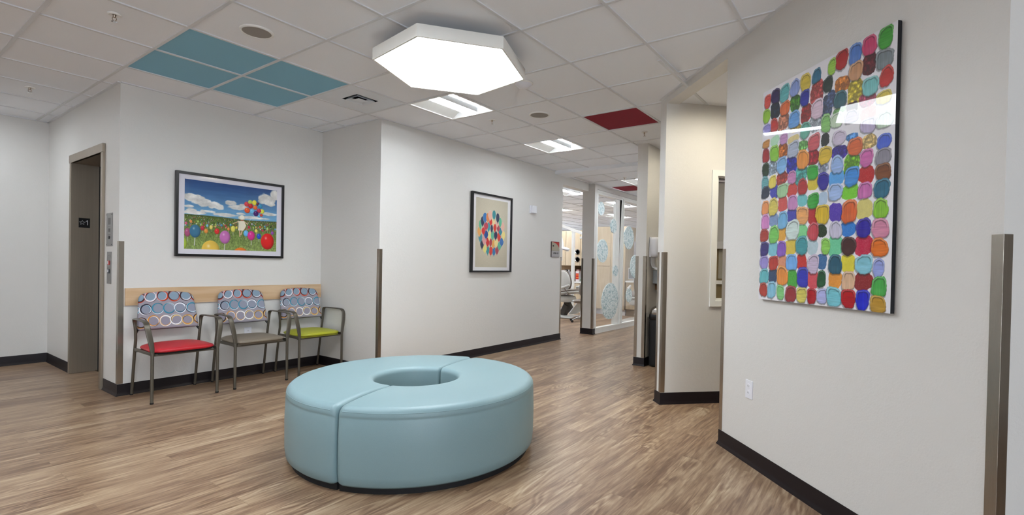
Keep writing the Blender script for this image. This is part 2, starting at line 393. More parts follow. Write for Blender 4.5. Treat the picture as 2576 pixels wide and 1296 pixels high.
# coloured tiles
for n_, (i, j) in enumerate(BLUE):
    wh = ['beside the corner of the picture wall, nearest the lift', 'beside the square vent, along the picture wall', 'next to the round speaker, away from the vent', 'next to the hexagonal lamp'][n_]
    o = MB().box(GX+T*i+.004, GX+T*(i+1)-.004, GY+T*j+.004, GY+T*(j+1)-.004, HC+.004, HC+.02).build('ceiling_tile', M['bluetile'])
    tag(o, 'blue ceiling tile of the block of four, '+wh, 'ceiling tile', 'blue ceiling tiles')
for (i, j) in RED:
    o = MB().box(GX+T*i+.004, GX+T*(i+1)-.004, GY+T*j+.004, GY+T*(j+1)-.004, HC+.004, HC+.02).build('ceiling_tile', M['redtile'])
    tag(o, 'dark red ceiling tile in front of the cream niche wall', 'ceiling tile', 'red ceiling tiles')
o = MB().box(LX+T*2+.004, LX+T*3-.004, LY+T*2+.004, 4.246, 2.704, 2.72).build('ceiling_tile', M['redtile'])
tag(o, 'red ceiling tile farther down the corridor above the glass wall', 'ceiling tile', 'red ceiling tiles')

# baseboards: cove profile swept along wall lines (room side on the left of the run)
prof = [(0, 0), (.014, 0), (.013, .006), (.006, .018), (.0035, .03), (.0035, .1), (.002, .104), (0, .104)]
def baseboard(name, runs):
    mb = MB()
    for pts in runs:
        P = [Vector(p) for p in pts]; n = len(P); off = []
        for i in range(n):
            ns = []
            if i: d = (P[i]-P[i-1]).normalized(); ns.append(Vector((-d.y, d.x)))
            if i < n-1: d = (P[i+1]-P[i]).normalized(); ns.append(Vector((-d.y, d.x)))
            if len(ns) == 2: b = (ns[0]+ns[1]).normalized(); off.append(b/max(.3, b.dot(ns[0])))
            else: off.append(ns[0])
        m_ = len(prof); vs = [(P[i].x+off[i].x*a, P[i].y+off[i].y*a, b) for i in range(n) for a, b in prof]
        fs = [(i*m_+k, i*m_+(k+1) % m_, (i+1)*m_+(k+1) % m_, (i+1)*m_+k) for i in range(n-1) for k in range(m_)]
        fs += [tuple(range(m_)), tuple((n-1)*m_+k for k in range(m_))[::-1]]
        mb._add(vs, fs)
    return struct(mb.build(name, M['base'], smooth=35))
baseboard('baseboard_left', [[(XE, 7.01), (XE, YL), (-3.6, YL)]])
baseboard('baseboard_back', [[(XC5, YC+.12), (XC5, YC), (XS, YC), (XS, YW), (XE, YW), (XE, 5.90)]][0:1])
baseboard('baseboard_center', [[(7.96, 4.30), (7.87, 4.30), (7.87, 4.55)]])
baseboard('baseboard_corridor', [[(7.6, 2.44), (5.8, 2.44), (5.8, 2.575), (17.9, 2.575)]])
baseboard('baseboard_niche', [[(P2[0]+1.8, P2[1]-1.8), P2, (P2[0]+TH, P2[1]+TH), (P2[0]+TH+1.0, P2[1]+TH-1.0)]])
baseboard('baseboard_right', [[(P0[0]+a, P0[1]-a), P0, P1, (P1[0]+TH, P1[1]-TH)]])
# ---------------------------------------------------------------- ceiling lights
M['lens'] = emis('lamp_lens', (.86, .935, 1), LENS_L); M['lens_warm'] = emis('lamp_lens_warm', (1, .93, .76), LENS_L*.85)
M['reflector'] = mat('lamp_reflector', 'f4f4f0', .35)
M['lens_d'] = emis('lamp_lens_daylight', (.90, .95, 1), LENS_L*.85)
def troffer(loc, label, sx=.6096, sy=.6096, z=HC, lens=None, group='recessed ceiling lights'):
    t = thing('ceiling_light', label, 'ceiling light', (loc[0], loc[1], z), 0, group)
    hx, hy = sx/2-.006, sy/2-.006
    fr = MB()
    fr.box(-hx, hx, -hy, -hy+.016, -.004, .09).box(-hx, hx, hy-.016, hy, -.004, .09).box(-hx, -hx+.016, -hy+.016, hy-.016, -.004, .09).box(hx-.016, hx, -hy+.016, hy-.016, -.004, .09)
    fr.box(-hx, hx, -hy, hy, .09, .1)
    fr.build('housing', M['white'], t)
    for sgn in (-1, 1):
        r = MB(); pts = []
        for k in range(7):
            u = k/6; pts.append((sgn*(hy-.017-(hy-.017-.082)*u), .004+.07*math.sin(u*PI/2)))
        vs = [(x, y, zz) for x in (-hx+.017, hx-.017) for y, zz in pts]+[(x, y, zz+.004) for x in (-hx+.017, hx-.017) for y, zz in pts]
        n = 7; fs = [(k, k+1, n+k+1, n+k) for k in range(6)]+[(2*n+k, 3*n+k, 3*n+k+1, 2*n+k+1) for k in range(6)]
        r._add(vs, fs); r.build('reflector', M['reflector'], t, smooth=True)
    le = MB(); x = hx-.018
    pr = [(-.072, .075), (-.068, .022), (0, .012), (.068, .022), (.072, .075)]
    vs = [(xx, y, zz) for xx in (-x, x) for y, zz in pr]; n = 5
    le._add(vs, [(k, k+1, n+k+1, n+k) for k in range(4)]+[(4, 0, n, n+4), tuple(range(5)), tuple(range(5, 10))[::-1]])
    le.build('lens', lens or M['lens'], t)
    ed = MB()
    for y in (-.0735, .0705): ed.box(-x, x, y, y+.003, .014, .067)
    ed.build('lens_trim', M['grid'], t)
    return t
def cell(i, j): return (GX+T*(i+.5), GY+T*(j+.5))
troffer(cell(3, -3), 'square recessed ceiling light nearest, directly behind the hexagonal lamp')
troffer(cell(6, -3), 'square recessed ceiling light farther along, between round speaker and corridor')
for k, c_ in enumerate(offcam):  # unseen troffers added to raise the general light level
    troffer(cell(*c_), 'added square recessed fill light outside the view, number %s from the left wall' % ('one two three four five six seven eight nine ten eleven twelve thirteen'.split()[k]), lens=M['lens'] if k != 5 else M['lens_warm'], group='added fill lights outside the view')
troffer((LX+T*1.5, LY+T*1.5), 'square recessed ceiling light in the lower corridor ceiling beside the red tile', z=2.70)
troffer((LX+T*5.5, LY+T*1.5), 'added square corridor fill light hidden beyond the wall end', z=2.70)  # added light, out of sight, brightens the far end
dl = ['nearest the doorway of the treatment room', 'seen high through the first glass pane', 'seen low through the first glass pane', 'small sliver deep behind the doorway', 'deep behind the second glass pane', 'added as fill, hidden left of the doorway', 'added as fill, hidden farther left of the doorway', 'added as fill, hidden at far left of the room']
for c_, l_ in zip(DLIGHTS, dl): troffer(c_, 'long recessed light in treatment room ceiling, '+l_, sx=1.2192, z=2.70, lens=M['lens_d'], group='treatment room ceiling lights')
# warm panel in the niche, out of view
t = thing('ceiling_light', 'warm square light recessed in the niche ceiling behind the header', 'ceiling light', (4.1, .75, 2.70))
MB().box(-.21, .21, -.21, .21, .05, .06).box(-.2, -.195, -.2, .2, .0, .05).box(.195, .2, -.2, .2, .0, .05).box(-.195, .195, -.2, -.195, 0, .05).box(-.195, .195, .195, .2, 0, .05).build('housing', M['white'], t); MB().box(-.19, .19, -.19, .19, .044, .0499).build('lens', M['lens_warm'], t)

# hexagonal pendant
hc = (2.552, 2.568); hz = 2.60; hr = .522
t = thing('hexagonal_ceiling_lamp', 'large white hexagonal lamp hung below the ceiling over the round ottoman', 'ceiling lamp', (hc[0], hc[1], hz))
ang = [math.atan2(2.375-hc[1], 2.067-hc[0])+k*PI/3 for k in range(6)]
hexp = lambda r: [(r*math.cos(a_), r*math.sin(a_)) for a_ in ang]
def hexring(ro, ri, z0, z1):
    mb = MB(); O, I = hexp(ro), hexp(ri); vs = [(*p, z0) for p in O]+[(*p, z0) for p in I]+[(*p, z1) for p in O]+[(*p, z1) for p in I]; fs = []
    for k in range(6):
        l = (k+1) % 6; fs += [(k, 6+k, 6+l, l), (12+k, 12+l, 18+l, 18+k), (k, l, 12+l, 12+k), (6+k, 18+k, 18+l, 6+l)]
    return mb._add(vs, fs)
M['lampskin'] = mat('lamp_shell', 'f2f0ea', .5)
hexring(hr+.016, hr+.0005, 0, .075).prism(hexp(hr+.016), .075, .08).build('shell', M['lampskin'], t, bevel=.002)
MB().prism(hexp(hr), .002, .02).build('diffuser', emis('hex_diffuser', (.90, .955, 1), HEX_L), t)
for k in range(3):
    a_ = ang[2*k]; MB().tube([(.36*math.cos(a_), .36*math.sin(a_), .08), (.36*math.cos(a_), .36*math.sin(a_), HC-hz)], .0018, 6).build('cable', M['chrome'], t)
MB().lathe([(.0, .02), (.06, .02), (.06, 0), (0, 0)], 24, (0, 0, HC-hz-.02)).build('canopy', M['white'], t, smooth=True)

# speakers, sprinklers, vent, detector
def speaker(x, y, z, label, r=.105):
    t = thing('ceiling_speaker', label, 'speaker', (x, y, z), 0, 'ceiling speakers')
    MB().lathe([(r*.86, .004), (r*.86, -.006), (r*.93, -.008), (r, -.003), (r, .004)], 40).build('ring', M['white'], t, smooth=True)
    nt_ = M.get('mesh') or mat('speaker_mesh', '9c968f', .7, bump=.6, bscale=900); M['mesh'] = nt_
    MB().lathe([(0, -.004), (r*.6, -.0045), (r*.87, -.003), (r*.87, .003), (0, .003)], 40).build('grille', nt_, t, smooth=True)
speaker(1.655, 3.495, HC, 'large round ceiling speaker next to the blue tiles', .102)
speaker(4.15, 2.926, HC, 'small round ceiling speaker between second square light and hexagonal lamp', .105)
speaker(10.63, 6.1, 2.70, 'round speaker in the treatment room ceiling seen through the doorway', .12)
M['brass'] = mat('sprinkler_metal', 'a8988a', .3, 1)
def sprinkler(x, y, z, label):
    t = thing('sprinkler', label, 'sprinkler', (x, y, z), 0, 'ceiling sprinklers')
    MB().lathe([(.012, .002), (.012, -.004), (.03, -.008), (.036, -.003), (.036, .003)], 24).build('escutcheon', M['white'], t, smooth=True)
    b = MB().lathe([(.008, .0), (.008, -.018), (.005, -.022)], 12)
    for s_ in (-1, 1): b.tube([(s_*.007, 0, -.018), (s_*.011, 0, -.028), (s_*.006, 0, -.04), (0, 0, -.044)], .0022, 6)
    b.build('frame_arms', M['brass'], t, smooth=True)
    MB().lathe([(0, -.044), (.015, -.045), (.016, -.047), (0, -.048)], 16).build('deflector', M['chrome'], t, smooth=True)
sprinkler(1.042, 4.019, HC, 'sprinkler nearest the upper left corner of the room')
sprinkler(1.068, 6.425, HC, 'small sprinkler in front of the lift wall')
sprinkler(4.038, 3.457, HC, 'sprinkler between the two square ceiling lights')
sprinkler(5.292, 2.278, HC, 'sprinkler behind the dark red ceiling tile')
sprinkler(7.575, 3.588, 2.70, 'sprinkler in the lower corridor ceiling beside its square light')
t = thing('smoke_detector', 'small white dome detector half hidden behind the hexagonal lamp', 'smoke detector', (3.36, 2.54, HC))
MB().lathe([(.07, 0), (.072, -.01), (.06, -.02), (.045, -.035), (0, -.045)], 28).build('dome', M['whiteplastic'], t, smooth=True)
MB().lathe([(.078, .002), (.08, -.004), (.071, -.008), (.071, .002)], 28).build('base', M['white'], t, smooth=True)
# vent: metal panel with a square diffuser
vx, vy = cell(2, -2); t = thing('ceiling_vent', 'square white ceiling vent with dark slots beside the blue tiles', 'vent', (vx, vy, HC))
def sqring(ro, zo, ri, zi, th=.002):
    mb = MB(); s4 = [(-1, -1), (1, -1), (1, 1), (-1, 1)]
    vs = [(a*ro, b*ro, zo) for a, b in s4]+[(a*ri, b*ri, zi) for a, b in s4]+[(a*ro, b*ro, zo+th) for a, b in s4]+[(a*ri, b*ri, zi+th) for a, b in s4]
    fs = []
    for k in range(4):
        l = (k+1) % 4; fs += [(k, 4+k, 4+l, l), (8+k, 8+l, 12+l, 12+k), (k, l, 8+l, 8+k), (4+k, 12+k, 12+l, 4+l)]
    return mb._add(vs, fs)
M['vent'] = mat('vent_white', 'e4e8ee', .5)
sqring(.298, .0, .118, .004).build('panel', M['vent'], t)
MB().box(-.12, .12, -.12, .12, .08, .085).box(-.12, -.115, -.12, .12, .006, .08).box(.115, .12, -.12, .12, .006, .08).box(-.115, .115, -.12, -.115, .006, .08).box(-.115, .115, .115, .12, .006, .08).build('duct', M['blackmatte'], t)
sqring(.096, -.006, .072, .022).build('louvre', M['vent'], t)
MB().box(-.05, .05, -.05, .05, -.004, -.001).build('louvre', M['vent'], t)

# ---------------------------------------------------------------- corner guards
gn = [0]
def guard(x, y, d1, d2, label, z0=.106, z1=1.365, leg=.038):
    d1 = Vector(d1).normalized(); d2 = Vector(d2).normalized(); n1 = -d2; n2 = -d1; th = .0025
    p = [n1*th+n2*th+Vector((0, 0)), d1*leg+n1*th, d1*leg, Vector((0, 0)), d2*leg, d2*leg+n2*th]
    o = MB().prism([(x+q.x, y+q.y) for q in p], z0, z1).build('corner_guard', M['steel'], bevel=.0012)
    o.location = (0, 0, 0)
    return tag(o, label, 'corner guard', 'steel corner guards')
guard(XE, YW, (0, 1), (1, 0), 'steel corner guard beside the lift buttons and wooden chair rail')
guard(XS, YC, (0, 1), (1, 0), 'steel corner guard in the middle, behind the round ottoman')
guard(XC5, YC, (-1, 0), (0, 1), 'slim steel corner guard at doorway edge beside the red-cornered sign')
guard(7.87, 4.30, (0, 1), (1, 0), 'right-hand steel guard on the narrow pillar by the glass wall')
guard(7.87, 4.55, (0, -1), (1, 0), 'left-hand steel guard on the narrow pillar by the glass wall')
guard(5.8, 2.575, (0, -1), (1, 0), 'left-hand steel guard on the wall end in front of the waste bin')
guard(5.8, 2.44, (0, 1), (1, 0), 'right-hand steel guard on the wall end, touching the waste bin')
guard(P2[0]+TH, P2[1]+TH, (-1, -1), (1, -1), 'outer steel guard on the stub end of the cream niche wall')
guard(P2[0], P2[1], (1, 1), (1, -1), 'inner steel guard facing into the niche beside the cream wall')
guard(P1[0], P1[1], (-1, -1), (1, -1), 'steel guard at left edge of the wall with the colourful painting')
guard(P0[0], P0[1], (1, 1), (1, -1), 'steel guard at right edge of the wall, nearest the camera')

# ---------------------------------------------------------------- lift
t = struct(thing('door_1', 'brushed steel lift door and frame in the left wall', 'lift door', (XE, 0, 0)))
del t['category']
f = MB(); D = .21
f.box(-.018, D, OY1-.028, OY1-.003, 0, OZ-.004).build('door_frame', M['steel_dark'], t, bevel=.002)
MB().box(-.018, D, OY0+.003, OY0+.045, 0, OZ-.004).build('door_frame', M['steel_dark'], t, bevel=.002)
MB().box(-.018, D, OY0+.045, OY1-.028, OZ-.05, OZ-.004).box(-.024, -.0005, OY0-.025, OY1+.025, OZ-.05, OZ+.03).build('door_frame', M['steel_dark'], t, bevel=.002)
for s_, nm in ((OY0-.022, 'jamb'), (OY1-.003, 'jamb')):
    MB().box(-.02, -.0005, s_, s_+.025, 0, OZ-.05).build('door_frame', M['steel_dark'], t, bevel=.002)
MB().box(D+.03, D+.05, OY0-.1, OY1+.1, 0, OZ+.05).build('door_panel', mat('lift_door', '4a4038', .3, 1), t)
MB().box(D, D+.03, OY1-.03, OY1+.1, 0, OZ+.1).box(D, D+.03, OY0-.1, OY0+.0, 0, OZ+.1).build('reveal', M['blackmatte'], t)
MB().box(D-.02, D+.03, OY0+.045, OY1-.028, .001, .006).build('sill', M['steel'], t)
# floor sign on the far jamb (faces the camera, -y)
yj = OY1-.028
pl = MB().box(.045, .135, yj-.003, yj-.0005, 1.525, 1.625).build('floor_sign', M['black'], t)
st = MB(); ro, ri = .026, .0105
def star(r0, r1): return [((r0 if k % 2 == 0 else r1)*math.cos(PI/2+k*PI/5), (r0 if k % 2 == 0 else r1)*math.sin(PI/2+k*PI/5)) for k in range(10)]
O = star(.027, .0115); I = star(.0215, .0088); cx_, cz_ = .074, 1.577
vs = [(cx_+p[0], yj-.0036, cz_+p[1]) for p in O]+[(cx_+p[0], yj-.0036, cz_+p[1]) for p in I]
st._add(vs, [(k, (k+1) % 10, 10+(k+1) % 10, 10+k) for k in range(10)])
M['signwhite'] = mat('sign_white', 'cfcfd4', .5)
o = st.build('star', M['signwhite'], pl)
MB().prism_y([(.1125, 1.552), (.1185, 1.552), (.1185, 1.604), (.114, 1.604), (.103, 1.594), (.103, 1.587), (.1125, 1.594)], yj-.0036, yj-.0031).build('numeral', M['signwhite'], pl)
# call panels on the strip between lift and corner (local x to the right, y into wall)
def panel(yc, zc, w_, h_, label):
    t = thing('lift_panel', label, 'control panel', (XE, yc, zc), -PI/2, 'lift control panels')
    MB().box(-w_/2, w_/2, -.004, -.0005, -h_/2, h_/2).build('plate', mat('panel_steel', '8c8a88', .35, .8), t, bevel=.001)
    return t
t = panel(5.765, 1.47, .165, .30, 'upper steel lift communication panel with speaker grille and keyhole')
MB().box(-.03, .03, -.0055, -.0042, .045, .105).build('grille', mat('grille_grey', '6c6a68', .6), t)
MB().box(-.02, .02, -.0055, -.0042, -.02, .01).box(-.03, .03, -.0055, -.0042, .028, .031).box(-.03, .03, -.0055, -.0042, -.048, -.045).build('label_plate', mat('grille_grey2', '5e5c5a', .6), t)
lk = MB().lathe([(0, 0), (.014, 0), (.014, .004), (0, .004)], 20).build('lock', M['black'], t)
lk.rotation_euler = (PI/2, 0, 0); lk.location = (.0, -.0042, -.07)
for x in (-.068, .068):
    for z in (-.135, .135): MB().blob((x, -.0045, z), (.004, .002, .004), nu=8, nv=6).build('screw', M['blackmatte'], t)
t = panel(5.765, 1.125, .115, .29, 'lower steel lift call panel with red and dark buttons')
for z, c_, nm in ((.045, 'c03028', 'red-ringed button'), (-.03, '2c3038', 'dark button')):
    b = MB().box(-.021, .021, -.010, -.0042, z-.02, z+.02).build('call_button', mat('button_ring', c_, .3), t, bevel=.003)
    MB().box(-.011, .011, -.013, -.0102, z-.011, z+.014).build('button_face', M['whiteplastic'], b, bevel=.002); b['label'] = nm
for z in (-.115, .115): MB().blob((0, -.0045, z), (.005, .003, .005), nu=8, nv=6).build('screw', M['chrome'], t)

# ---------------------------------------------------------------- wall fittings
o = MB().box(1.522, XS-.004, YW-.02, YW-.0005, .795, .95).build('chair_rail', M['maple'], bevel=.002)
tag(o, 'pale maple chair rail board on the wall behind the three armchairs', 'chair rail')
def outlet(loc, rot, label):
    t = thing('wall_outlet', label, 'outlet', loc, rot, 'wall outlets')
    MB().box(-.036, .036, -.006, -.0003, -.058, .058).build('plate', M['whiteplastic'], t, bevel=.002)
    for z in (-.021, .021):
        b = MB().prism_y([(.017*math.cos(a_), z+min(.0145, max(-.0145, .0185*math.sin(a_)))) for a_ in [k*PI/12 for k in range(24)]], -.0085, -.0055).build('socket', M['whiteplastic'], t)
        MB().box(-.0075, -.0055, -.0088, -.0084, z-.004, z+.006).box(.0055, .0075, -.0088, -.0084, z-.004, z+.006).build('slots', mat('slot_dark', '55555a', .6), b)
outlet((3.345, .695, .468), -3*PI/4, 'white wall outlet below the colourful paint painting')
outlet((2.563, YW, .452), 0, 'white wall outlet low behind the middle armchair')
# alarm strobe
t = thing('alarm_strobe', 'small white alarm box on the wall right of the balloon print', 'alarm', (6.14, YC, 2.065))
MB().box(-.07, .07, -.012, -.0005, -.06, .06).build('back_plate', M['whiteplastic'], t, bevel=.002)
MB().prism([(-.05, -.0125), (-.055, -.05), (.0, -.062), (.055, -.05), (.05, -.0125)], -.055, .055).build('housing', M['whiteplastic'], t, bevel=.004)
gl = MB()
for k in range(5): gl.box(-.04, -.01, -.0575, -.054, -.03+k*.014, -.025+k*.014)
gl.build('grille', M['grid'], t)
# room sign
t = thing('room_sign', 'taupe room sign with red corner and dark lettering beside the doorway', 'sign', (6.787, YC, 1.485))
MB().box(-.115, .115, -.012, -.0005, -.125, .125).build('back_panel', mat('sign_edge', '3a3230', .5), t)
ta = mat('sign_taupe', 'a39b88', .5); rd = mat('sign_red', 'b8241c', .5); gy = mat('sign_grey', 'a8a4a6', .5)
MB().box(-.110, .115, -.0135, -.0122, -.02, .12).build('red_corner', rd, t)
arc = [(-.110, -.02)]+[(.118, -.02)]+[(-.110+.228*math.cos(a_), -.02+.135*math.sin(a_)) for a_ in [k*PI/32 for k in range(1, 17)]]
MB().prism_y(arc, -.018, -.0136).build('curved_plate', ta, t)
MB().box(-.110, .122, -.017, -.0122, -.12, -.023).build('insert', gy, t)
dk = mat('sign_ink', '2c2c2c', .6)
MB().box(-.088, -.052, -.0188, -.0181, .045, .07).build('pictogram', dk, t)
text_mb('OPEN OP', .036, dk, 'lettering', t, (.01, -.0173, -.062), .0004, bold=.0012)
# dispenser and bin on the short wall
t = thing('sanitizer_dispenser', 'white hand sanitizer dispenser with curved drip tray above the waste bin', 'dispenser', (5.985, 2.44, 1.48))
MB().box(-.10, .10, -.03, -.0005, -.13, .125).build('back_plate', M['whiteplastic'], t, bevel=.01)
MB().blob((.01, -.06, 0), (.125, .055, .125), e=4, ez=5).build('cover', M['whiteplastic'], t, smooth='all')
MB().box(-.03, .05, -.1185, -.114, -.02, .06).build('window', mat('smoke', '50525a', .2), t)
MB().sweep([(0, -.012, -.115), (0, -.012, -.2), (0, -.03, -.25), (0, -.08, -.275), (0, -.15, -.265), (0, -.19, -.25)], lambda i: [(-.055, -.004), (.055, -.004), (.055, .004), (-.055, .004)]).build('drip_tray', M['whiteplastic'], t, smooth=True)
t = thing('waste_bin', 'tall brushed steel waste bin with domed lid behind the wall end', 'waste bin', (5.99, 2.262, 0))
MB().blob((0, 0, .30), (.165, .15, .30), e=5, ez=14, nu=40).build('body', M['blackmatte'], t, smooth='all')
MB().blob((0, -.004, .315), (.145, .152, .255), e=7, ez=20, nu=40).build('panel', M['steel'], t, smooth='all')
MB().blob((0, 0, .615), (.17, .155, .05), e=5, ez=5, nu=40).build('collar', M['black'], t, smooth='all')
MB().blob((0, 0, .665), (.168, .153, .095), e=4, ez=2.4, nu=40).build('lid', mat('lid_steel', 'a8a29c', .25, 1), t, smooth='all')
t = thing('glove_box_holder', 'small clear and grey wall holder below the sanitizer dispenser', 'holder', (6.13, 2.44, 1.10))
MB().box(-.10, .12, -.08, -.0005, -.08, .09).build('holder', mat('holder_grey', 'a8acb0', .3), t, bevel=.006)
MB().box(-.02, .04, -.03, -.0005, -.16, -.09).build('bracket', mat('holder_brown', '7a5636', .4), t)
# ---------------------------------------------------------------- printed surfaces: colours computed per vertex
def vcol_mat(name, rough=.55, coat=0, crough=.02):
    t = NT(name); a = t.add('ShaderNodeAttribute', attribute_name='ink'); t.link(a.outputs['Color'], t.b.inputs['Base Color'])
    t.b.inputs['Roughness'].default_value = rough; t.b.inputs['Coat Weight'].default_value = coat; t.b.inputs['Coat Roughness'].default_value = crough; t.b.inputs['Coat IOR'].default_value = 1.36; t.b.inputs['Specular IOR Level'].default_value = .2
    return t.m
M['print'] = vcol_mat('paper_print'); M['acrylic'] = vcol_mat('acrylic_print', .4, 1.0, .012); M['fabric'] = vcol_mat('woven_fabric', .8)
rng = np.random.default_rng(7)
def vnoise(h, w_, sy, sx, seed=0):
    r = np.random.default_rng(seed); g_ = r.random((int(sy)+2, int(sx)+2))
    y = np.linspace(0, sy, h, endpoint=False); x = np.linspace(0, sx, w_, endpoint=False)
    yi, xi = y.astype(int), x.astype(int); fy, fx = y-yi, x-xi; fy = fy*fy*(3-2*fy); fx = fx*fx*(3-2*fx)
    a, b = g_[yi][:, xi], g_[yi][:, xi+1]; c, d = g_[yi+1][:, xi], g_[yi+1][:, xi+1]
    return (a*(1-fx)+b*fx)*(1-fy)[:, None]+(c*(1-fx)+d*fx)*fy[:, None]
def fbm(h, w_, sy, sx, seed=0, o=4):
    s = 0; a = 1; t = 0
    for k in range(o): s = s+a*vnoise(h, w_, sy*2**k, sx*2**k, seed+k); t += a; a *= .55
    return s/t
class Canvas:
    """sRGB float image, x right and y up in mm"""
    def __init__(s, W, H, res, bg):
        s.W, s.H, s.res = W, H, res; s.nx, s.ny = int(W/res)+1, int(H/res)+1
        s.a = np.empty((s.ny, s.nx, 3)); s.a[:] = hexc(bg)
        s.X = np.linspace(0, W, s.nx)[None, :]; s.Y = np.linspace(0, H, s.ny)[:, None]
    def win(s, x0, x1, y0, y1):
        i0, i1 = max(0, int(x0/s.res)), min(s.nx, int(x1/s.res)+2); j0, j1 = max(0, int(y0/s.res)), min(s.ny, int(y1/s.res)+2)
        if i1 <= i0 or j1 <= j0: return None
        return slice(j0, j1), slice(i0, i1)
    def put(s, sl, mask, col):
        k = np.clip(mask, 0, 1)[..., None]; s.a[sl] = s.a[sl]*(1-k)+col*k
    def ell(s, cx, cy, rx, ry, col, soft=None, fn=None):
        sl = s.win(cx-rx*1.2, cx+rx*1.2, cy-ry*1.2, cy+ry*1.2)
        if sl is None: return
        dx = (s.X[:, sl[1]]-cx)/rx; dy = (s.Y[sl[0], :]-cy)/ry; r = np.sqrt(dx**2+dy**2)
        e = soft or .8*s.res/min(rx, ry); c = np.broadcast_to(np.array(hexc(col)), r.shape+(3,)).copy()
        if fn: c = fn(c, dx, dy, r)
        s.put(sl, (1-r)/e+.5, c)
    def line(s, x0, y0, x1, y1, w_, col):
        sl = s.win(min(x0, x1)-w_, max(x0, x1)+w_, min(y0, y1)-w_, max(y0, y1)+w_)
        if sl is None: return
        X, Y = s.X[:, sl[1]], s.Y[sl[0], :]; dx, dy = x1-x0, y1-y0; L = dx*dx+dy*dy
        t = np.clip(((X-x0)*dx+(Y-y0)*dy)/L, 0, 1); d = np.sqrt((X-x0-t*dx)**2+(Y-y0-t*dy)**2)
        s.put(sl, (w_/2-d)/s.res+.5, np.array(hexc(col)))
    def poly(s, pts, col):
        xs = [p[0] for p in pts]; ys = [p[1] for p in pts]; sl = s.win(min(xs), max(xs), min(ys), max(ys))
        X, Y = np.broadcast_arrays(s.X[:, sl[1]], s.Y[sl[0], :]); ins = np.zeros(X.shape, bool); n = len(pts)
        for i in range(n):
            (x1, y1), (x2, y2) = pts[i], pts[i-1]
            c_ = ((y1 > Y) != (y2 > Y)) & (X < (x2-x1)*(Y-y1)/((y2-y1) or 1e-9)+x1); ins ^= c_
        s.put(sl, ins.astype(float), np.array(hexc(col)))
def hexc(h): return tuple(int(h[i:i+2], 16)/255 for i in (0, 2, 4))
def to_lin(a):
    a = np.clip(a, 0, 1); return np.where(a <= .04045, a/12.92, ((a+.055)/1.055)**2.4)
def ink(me, rgb):
    at = me.color_attributes.new('ink', 'FLOAT_COLOR', 'POINT')
    d = np.ones((len(me.vertices), 4), np.float32); d[:, :3] = rgb; at.data.foreach_set('color', d.ravel())
def print_sheet(name, cv, mtl, parent, x0, y, z0, th=.0):
    nx, ny = cv.nx, cv.ny
    X, Z = np.meshgrid(x0+np.linspace(0, cv.W, nx)/1000, z0+np.linspace(0, cv.H, ny)/1000)
    V = np.stack([X, np.full_like(X, y), Z], -1).reshape(-1, 3).astype(np.float32)
    i = (np.arange(ny-1)[:, None]*nx+np.arange(nx-1)[None, :]).ravel()
    F = np.stack([i, i+1, i+nx+1, i+nx], -1).astype(np.int32)
    me = bpy.data.meshes.new(name); me.vertices.add(len(V)); me.vertices.foreach_set('co', V.ravel())
    me.loops.add(F.size); me.loops.foreach_set('vertex_index', F.ravel()); me.polygons.add(len(F))
    me.polygons.foreach_set('loop_start', np.arange(len(F), dtype=np.int32)*4); me.update(calc_edges=True); me.validate()
    ink(me, to_lin(cv.a.reshape(-1, 3))); me.materials.append(mtl)
    o = bpy.data.objects.new(name, me); C.objects.link(o); o.parent = parent; return o
def frame_bars(mb, x0, x1, z0, z1, w_, y0, y1):
    vs = []
    for y in (y0, y1):
        vs += [(x0, y, z0), (x1, y, z0), (x1, y, z1), (x0, y, z1), (x0+w_, y, z0+w_), (x1-w_, y, z0+w_), (x1-w_, y, z1-w_), (x0+w_, y, z1-w_)]
    fs = []
    for k in range(4):
        l = (k+1) % 4; fs += [(k, l, 4+l, 4+k), (8+k, 12+k, 12+l, 8+l), (k, 8+k, 8+l, l), (4+k, 4+l, 12+l, 12+k)]
    return mb._add(vs, fs)

